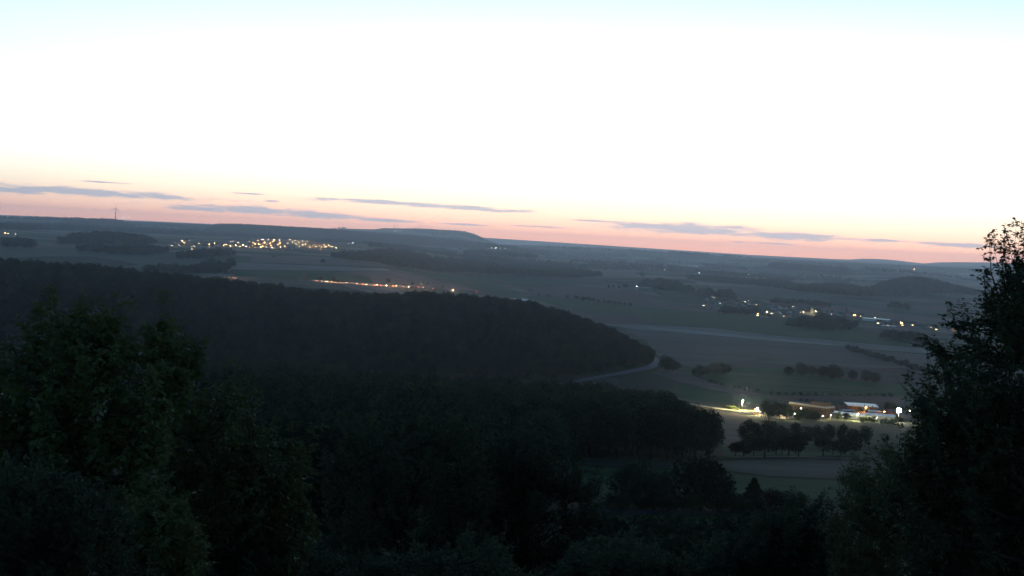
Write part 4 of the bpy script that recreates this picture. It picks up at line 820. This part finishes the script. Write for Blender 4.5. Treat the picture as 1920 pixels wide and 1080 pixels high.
# ------------------------------------------------------------------ cars on the far road
def car_meshes(paint):
    b = MB(); pr = [(-2.1, .35), (2.1, .35), (2.15, .75), (1.95, .92), (1.0, 1.0), (.35, 1.45), (-1.2, 1.48), (-1.95, 1.02), (-2.15, .85)]
    n = len(pr); vs = [(x, -.85 * (.86 if z > 1.2 else 1), z) for x, z in pr] + [(x, .85 * (.86 if z > 1.2 else 1), z) for x, z in pr]
    b.add(vs, [tuple(range(n)), tuple(range(2 * n - 1, n - 1, -1))] + [(i, i + n, (i + 1) % n + n, (i + 1) % n) for i in range(n)])
    g = MB(); g.add([(.88, -.79, 1.04), (.35, -.745, 1.4), (-1.15, -.745, 1.42), (-1.7, -.79, 1.04), (.88, .79, 1.04), (.35, .745, 1.4), (-1.15, .745, 1.42), (-1.7, .79, 1.04)], [(0, 1, 2, 3), (4, 7, 6, 5)])
    w = MB(); w.tube([(0, -.12, 0), (0, .12, 0)], .33, 12)
    hl = MB(); hl.ball((0, 0, 0), .30, 8, 5, .5, .8, .6); tl = MB(); tl.ball((0, 0, 0), .28, 8, 5, .4, .8, .6)
    return b.mesh('body', MT[paint]), g.mesh('window', MT['glass']), w.mesh('wheel', MT['rubber'], True), hl.mesh('headlight', MT['headlight'], True), tl.mesh('taillight', MT['taillight'], True)
CM = [car_meshes('paint_dark'), car_meshes('paint_silver')]
def car(px, py, flip, kind_, label, group):
    p = at(px, py); i = int(np.argmin(np.hypot(ROAD_FAR[:, 0] - p.x, ROAD_FAR[:, 1] - p.y))); i = min(max(i, 1), len(ROAD_FAR) - 2)
    t = ROAD_FAR[i + 1] - ROAD_FAR[i - 1]; a = math.atan2(t[1], t[0]) + (math.pi if flip else 0); q = ROAD_FAR[i] + np.array([math.sin(a), -math.cos(a)]) * 1.9
    z = float(ground(q[0], q[1])); z += float(lift_of(np.array([[q[0], q[1], z]]), 8)[0]); e = empty('car', (q[0], q[1], z), a)
    bm_, gm, wm, hm, tm = CM[kind_]; link('body', bm_, e); link('window', gm, e)
    for x in (-1.3, 1.3):
        for y in (-.78, .78): link('wheel', wm, e, (x, y, .33))
    for y in (-.6, .6): link('headlight', hm, e, (2.12, y, .68)); link('taillight', tm, e, (-2.12, y, .82))
    ld = bpy.data.lights.new('beam', 'SPOT'); ld.energy = 90000; ld.color = (1, .55, .28); ld.spot_size = R(75); ld.spot_blend = .6; ld.shadow_soft_size = .3
    lo = bpy.data.objects.new('beam', ld); COL.objects.link(lo); lo.parent = e; lo.location = (2.5, 0, .9); lo.rotation_euler = (0, R(-80), 0)
    return tag(e, label, 'car', group)
for i, x in enumerate((588, 596, 603, 612, 622, 631, 641, 649, 658, 668, 677, 687, 696, 705, 714, 725, 735, 746, 758, 771, 785, 798, 812, 850, 890)):  # cars packed closer than traffic to suggest a continuous trail of light
    car(x, 527.3 + (x - 585) * .064, i % 2 == 1, i % 2, 'car with headlights on driving along the far road above the spur', 'cars on the far road')
for i, x in enumerate((417, 423, 429, 436, 444)): car(x, 521, False, 0, 'car with red rear lights in the short queue by the farm lane', 'cars queuing by the farm lane')

# ------------------------------------------------------------------ trees and bushes on the hillside in front
def leafy(name, label, cat, poly, d, thick, n_tips, twigs, nleaf, leaf, mat, foot=None, spikes=(), seed=1, droop=.35, trunk_r=.11, group=None):
    """a plant grown limb by limb: limbs reach shoot tips that fill the crown, twigs stand along the shoots, leaves along the twigs"""
    g = np.random.default_rng(seed); poly = np.array(poly, float); x0, y0 = poly.min(0); x1, y1 = poly.max(0); T = np.zeros((0, 2))
    while len(T) < n_tips:
        q = g.uniform((x0, y0), (x1, y1), (n_tips * 2, 2)); T = np.r_[T, q[in_poly(q, poly)]]
    T = T[:n_tips]; dep = d + g.normal(0, .45, n_tips) * thick
    if len(spikes): T = np.r_[T, np.array(spikes, float)]; dep = np.r_[dep, d + g.normal(0, .2, len(spikes)) * thick]
    dr = pdir(T[:, 0], T[:, 1]); P = dr * (dep / dr[:, 1])[:, None]; P[:, 2] += ZC; n = len(P)
    fx = P[:, 0].mean() if foot is None else foot; fz = float(ground(fx, d)); top = P[:, 2].max(); span = top - fz
    base = Vector((fx, d, fz)); e = empty(name, base)
    # trunk forks low into leaders
    tb = MB(); zt = min(P[:, 2].mean(), fz + span * .6) - fz; tb.tube([(0, 0, -.5), (.1, .05, zt * .5), (.05, 0, zt)], [trunk_r * 1.3, trunk_r, trunk_r * .5], 8); tb.build('trunk', MT['bark'], e, True)
    Lc = P - np.array(base)                                   # local
    K = max(8, n // 7); nd = Lc[g.choice(n, K, replace=False)].copy(); nd[:, :2] *= .8; nd[:, 2] -= span * g.uniform(.12, .24, K); nd[:, 2] = np.maximum(nd[:, 2], .15)
    dz = Lc[:, None, :] - nd[None]; cost = np.linalg.norm(dz * np.array([1.5, 1.5, 1]), axis=2) + np.where(dz[..., 2] < .15, 3.0, 0); j = cost.argmin(1); A = nd[j]
    Mid = A * .5 + Lc * .5; out = Lc - A; Mid[:, :2] += out[:, :2] * .22 + g.normal(0, .06, (n, 2)); Mid[:, 2] -= .05 * np.linalg.norm(out, axis=1)
    bb = MB()
    for q in nd:
        h_ = min(zt, max(.1, q[2] * .45)); m2 = np.array([q[0] * .35, q[1] * .35, h_ * .4 + q[2] * .6]) + g.normal(0, .08, 3)
        bb.tube([(.05, 0, h_), m2, (m2 + q) * .5 + g.normal(0, .05, 3), q], [trunk_r * .4, trunk_r * .3, trunk_r * .2, .012], 5, False)
    for i in range(n):
        bb.tube([A[i], A[i] * .4 + Mid[i] * .6, Mid[i] * .7 + Lc[i] * .3 + g.normal(0, .02, 3), Lc[i]], [.012, .010, .007, .003], 3, False)
    bb.build('branches', MT['bark'], e, True)
    # twigs on the outer part of each limb
    k = np.repeat(np.arange(n), twigs); m_ = len(k); t = g.uniform(-.6, 1, m_); S = Mid[k] * (1 - t)[:, None] + Lc[k] * t[:, None]
    ax = Lc - Mid; ax /= np.linalg.norm(ax, axis=1)[:, None] + 1e-6; D = ax[k] * .7 + g.normal(0, .55, (m_, 3)); D[:, 2] += .15; D /= np.linalg.norm(D, axis=1)[:, None]
    ln = g.uniform(.45, 1.0, m_) * leaf * nleaf * .33
    kk = np.repeat(np.arange(m_), nleaf); u = np.tile((np.arange(nleaf) + 1) / nleaf, m_); side = np.tile(np.where(np.arange(nleaf) % 2, 1, -1), m_)
    pos = S[kk] + D[kk] * (ln[kk] * u)[:, None]; pos[:, 2] -= droop * (ln[kk] * u ** 2) * .5
    sv = np.cross(D[kk], np.array([0, 0, 1.0])); sv /= np.linalg.norm(sv, axis=1)[:, None] + 1e-6
    ld = D[kk] * .6 + sv * side[:, None] * .9 + g.normal(0, .3, (len(kk), 3)); ld[:, 2] -= droop; ld /= np.linalg.norm(ld, axis=1)[:, None]
    nn = np.array([0, 0, 1.0]) + g.normal(0, .45, (len(kk), 3)); wv = np.cross(ld, nn); wv /= np.linalg.norm(wv, axis=1)[:, None] + 1e-6; up = np.cross(wv, ld)
    sz = (leaf * g.uniform(.6, 1.25, len(kk)))[:, None]
    V = np.stack([pos, pos + ld * sz * .45 + wv * sz * .27 + up * sz * .05, pos + ld * sz - up * sz * .08, pos + ld * sz * .45 - wv * sz * .27 + up * sz * .05], 1).reshape(-1, 3)
    link('leaves', mesh_np('leaves', V, np.arange(4 * len(kk)).reshape(-1, 4), MT[mat]), e)
    return tag(e, label, cat, group)
leafy('tree', 'tall dark tree with upright leafy shoots against the sunset sky', 'tree',
      [(1990, 395), (1925, 420), (1908, 470), (1890, 450), (1872, 455), (1868, 500), (1882, 545), (1850, 560), (1835, 590), (1800, 590), (1785, 620), (1745, 635), (1735, 660), (1760, 690), (1730, 725), (1715, 745), (1705, 790), (1680, 840), (1680, 900), (1720, 1090), (1995, 1090)], 24, 2.6, 640, 13, 11, .085, 'leaf_right',
      foot=9.6, spikes=[(1914, 412), (1912, 440), (1854, 434), (1858, 450), (1864, 468), (1884, 428), (1888, 445), (1843, 503), (1839, 522), (1850, 540), (1793, 575), (1778, 604), (1732, 632), (1735, 650), (1735, 704), (1700, 712), (1678, 706), (1905, 425), (1870, 490), (1742, 642), (1738, 660), (1750, 650), (1780, 590), (1800, 585), (1846, 512), (1712, 716)], seed=3, trunk_r=.16)
leafy('tree', 'spreading tree with drooping compound leaves before the wooded spur', 'tree',
      [(-60, 640), (0, 650), (40, 640), (70, 560), (90, 545), (110, 575), (140, 590), (150, 565), (180, 590), (215, 572), (240, 600), (280, 600), (305, 575), (325, 600), (350, 625), (368, 640), (350, 690), (352, 730), (320, 770), (330, 900), (260, 1010), (-60, 1010)], 22, 2.2, 380, 12, 11, .105, 'leaf_left',
      foot=-6.9, spikes=[(86, 534), (98, 540), (150, 550), (215, 556), (232, 566), (302, 562), (318, 572), (372, 618), (378, 636), (20, 640), (66, 580), (350, 668)], seed=5, droop=.6, trunk_r=.15)
leafy('tree', 'lower tree of drooping compound leaves beside the spreading tree', 'tree',
      [(330, 760), (400, 715), (440, 700), (465, 730), (480, 780), (540, 800), (580, 805), (588, 830), (560, 850), (590, 900), (600, 1000), (560, 1085), (280, 1085), (300, 850)], 25, 2.2, 270, 12, 11, .105, 'leaf_left',
      foot=-4.6, spikes=[(432, 690), (455, 694), (476, 738), (586, 800), (592, 822), (520, 790), (395, 710)], seed=6, droop=.6)
leafy('bush', 'thorny fine-leaved bush under the spreading tree', 'bush', [(-40, 880), (50, 860), (120, 880), (190, 905), (230, 950), (255, 1010), (310, 1090), (-40, 1090)], 15, 1.4, 260, 13, 12, .045, 'leaf_bush', seed=8, spikes=[(60, 848), (125, 866), (210, 930), (245, 985)], droop=.1, trunk_r=.05)
leafy('bush', 'small dark bush wedged between the two drooping trees', 'bush', [(190, 1000), (240, 950), (300, 925), (350, 950), (375, 1010), (385, 1090), (190, 1090)], 19, 1.4, 170, 12, 11, .07, 'leaf_left', seed=21, spikes=[(240, 935), (300, 905), (350, 930)], droop=.3, trunk_r=.05)
leafy('bush', 'broad fine-leaved bush with reddish tinge on the slope', 'bush', [(600, 850), (650, 800), (690, 775), (740, 800), (780, 760), (830, 770), (860, 765), (900, 800), (930, 900), (920, 1090), (590, 1090)], 40, 3.6, 420, 13, 11, .10, 'leaf_bush', seed=9,
      spikes=[(692, 752), (700, 764), (780, 738), (788, 750), (848, 742), (856, 756), (640, 800), (900, 780), (815, 752)], droop=.15, trunk_r=.09)
leafy('bush', 'rounded thorn bush above the lane next to the fruit trees', 'bush', [(870, 830), (930, 810), (1000, 815), (1050, 845), (1090, 870), (1115, 900), (1125, 950), (1120, 1000), (1100, 1090), (860, 1090)], 45, 3.6, 420, 13, 11, .11, 'leaf_bush', seed=10,
      spikes=[(940, 792), (1000, 796), (1040, 812), (1078, 822), (1085, 836), (1120, 876), (1136, 930), (1128, 900)], droop=.15, trunk_r=.09)
leafy('bush', 'low bush with upright shoots below the broad reddish bush', 'bush', [(300, 1030), (420, 1010), (560, 1045), (700, 1035), (800, 1040), (880, 1010), (960, 1030), (1010, 1090), (280, 1090)], 24, 2.0, 280, 12, 11, .075, 'leaf_pale', seed=11,
      spikes=[(330, 995), (410, 985), (470, 1000), (790, 960), (795, 990), (880, 985), (884, 1005), (950, 1000), (780, 1010), (600, 1020)], droop=.1, trunk_r=.05)
leafy('bush', 'soft pale green bush below the lane', 'bush', [(1030, 1085), (1060, 1030), (1160, 1005), (1230, 1030), (1290, 1050), (1350, 1015), (1400, 1040), (1430, 1090), (1030, 1090)], 37, 3.0, 260, 12, 11, .10, 'leaf_pale', seed=12, spikes=[(1100, 1010), (1180, 1000), (1340, 998), (1255, 1030)], droop=.1, trunk_r=.06)
leafy('bush', 'thick pale green bush between the conifers and the tall dark tree', 'bush', [(1330, 1085), (1350, 1010), (1400, 985), (1450, 960), (1490, 945), (1550, 950), (1600, 980), (1640, 1040), (1640, 1090)], 36, 3.0, 320, 12, 11, .10, 'leaf_pale', seed=13, spikes=[(1385, 982), (1440, 950), (1486, 922), (1540, 935), (1500, 930)], droop=.1, trunk_r=.06)
leafy('bush', 'tall dense bush at the foot of the tall dark tree', 'bush', [(1560, 1085), (1550, 960), (1575, 905), (1610, 870), (1640, 840), (1690, 815), (1740, 820), (1800, 830), (1930, 850), (1940, 1090)], 31, 3.0, 480, 13, 11, .09, 'leaf_right', seed=14, spikes=[(1568, 890), (1600, 858), (1625, 830), (1652, 826), (1690, 796), (1715, 790), (1575, 868)], droop=.15, trunk_r=.09)

# ------------------------------------------------------------------ haze
def build_haze():
    b = MB(); b.box(-20000, -60, ZC - 165, 20000, 26500, ZC + 150)
    mt = bpy.data.materials.new('haze'); mt.use_nodes = True; t = mt.node_tree; t.nodes.clear()
    v = t.nodes.new('ShaderNodeVolumePrincipled'); v.inputs['Color'].default_value = (.60, .755, 1.0, 1); v.inputs['Density'].default_value = HAZE; v.inputs['Anisotropy'].default_value = .86
    o = t.nodes.new('ShaderNodeOutputMaterial'); t.links.new(v.outputs[0], o.inputs['Volume'])
    tag(b.build('haze', mt), 'thin blue evening haze over the plain', 'haze', kind='stuff')
HAZE = 4.8e-5
build_haze()
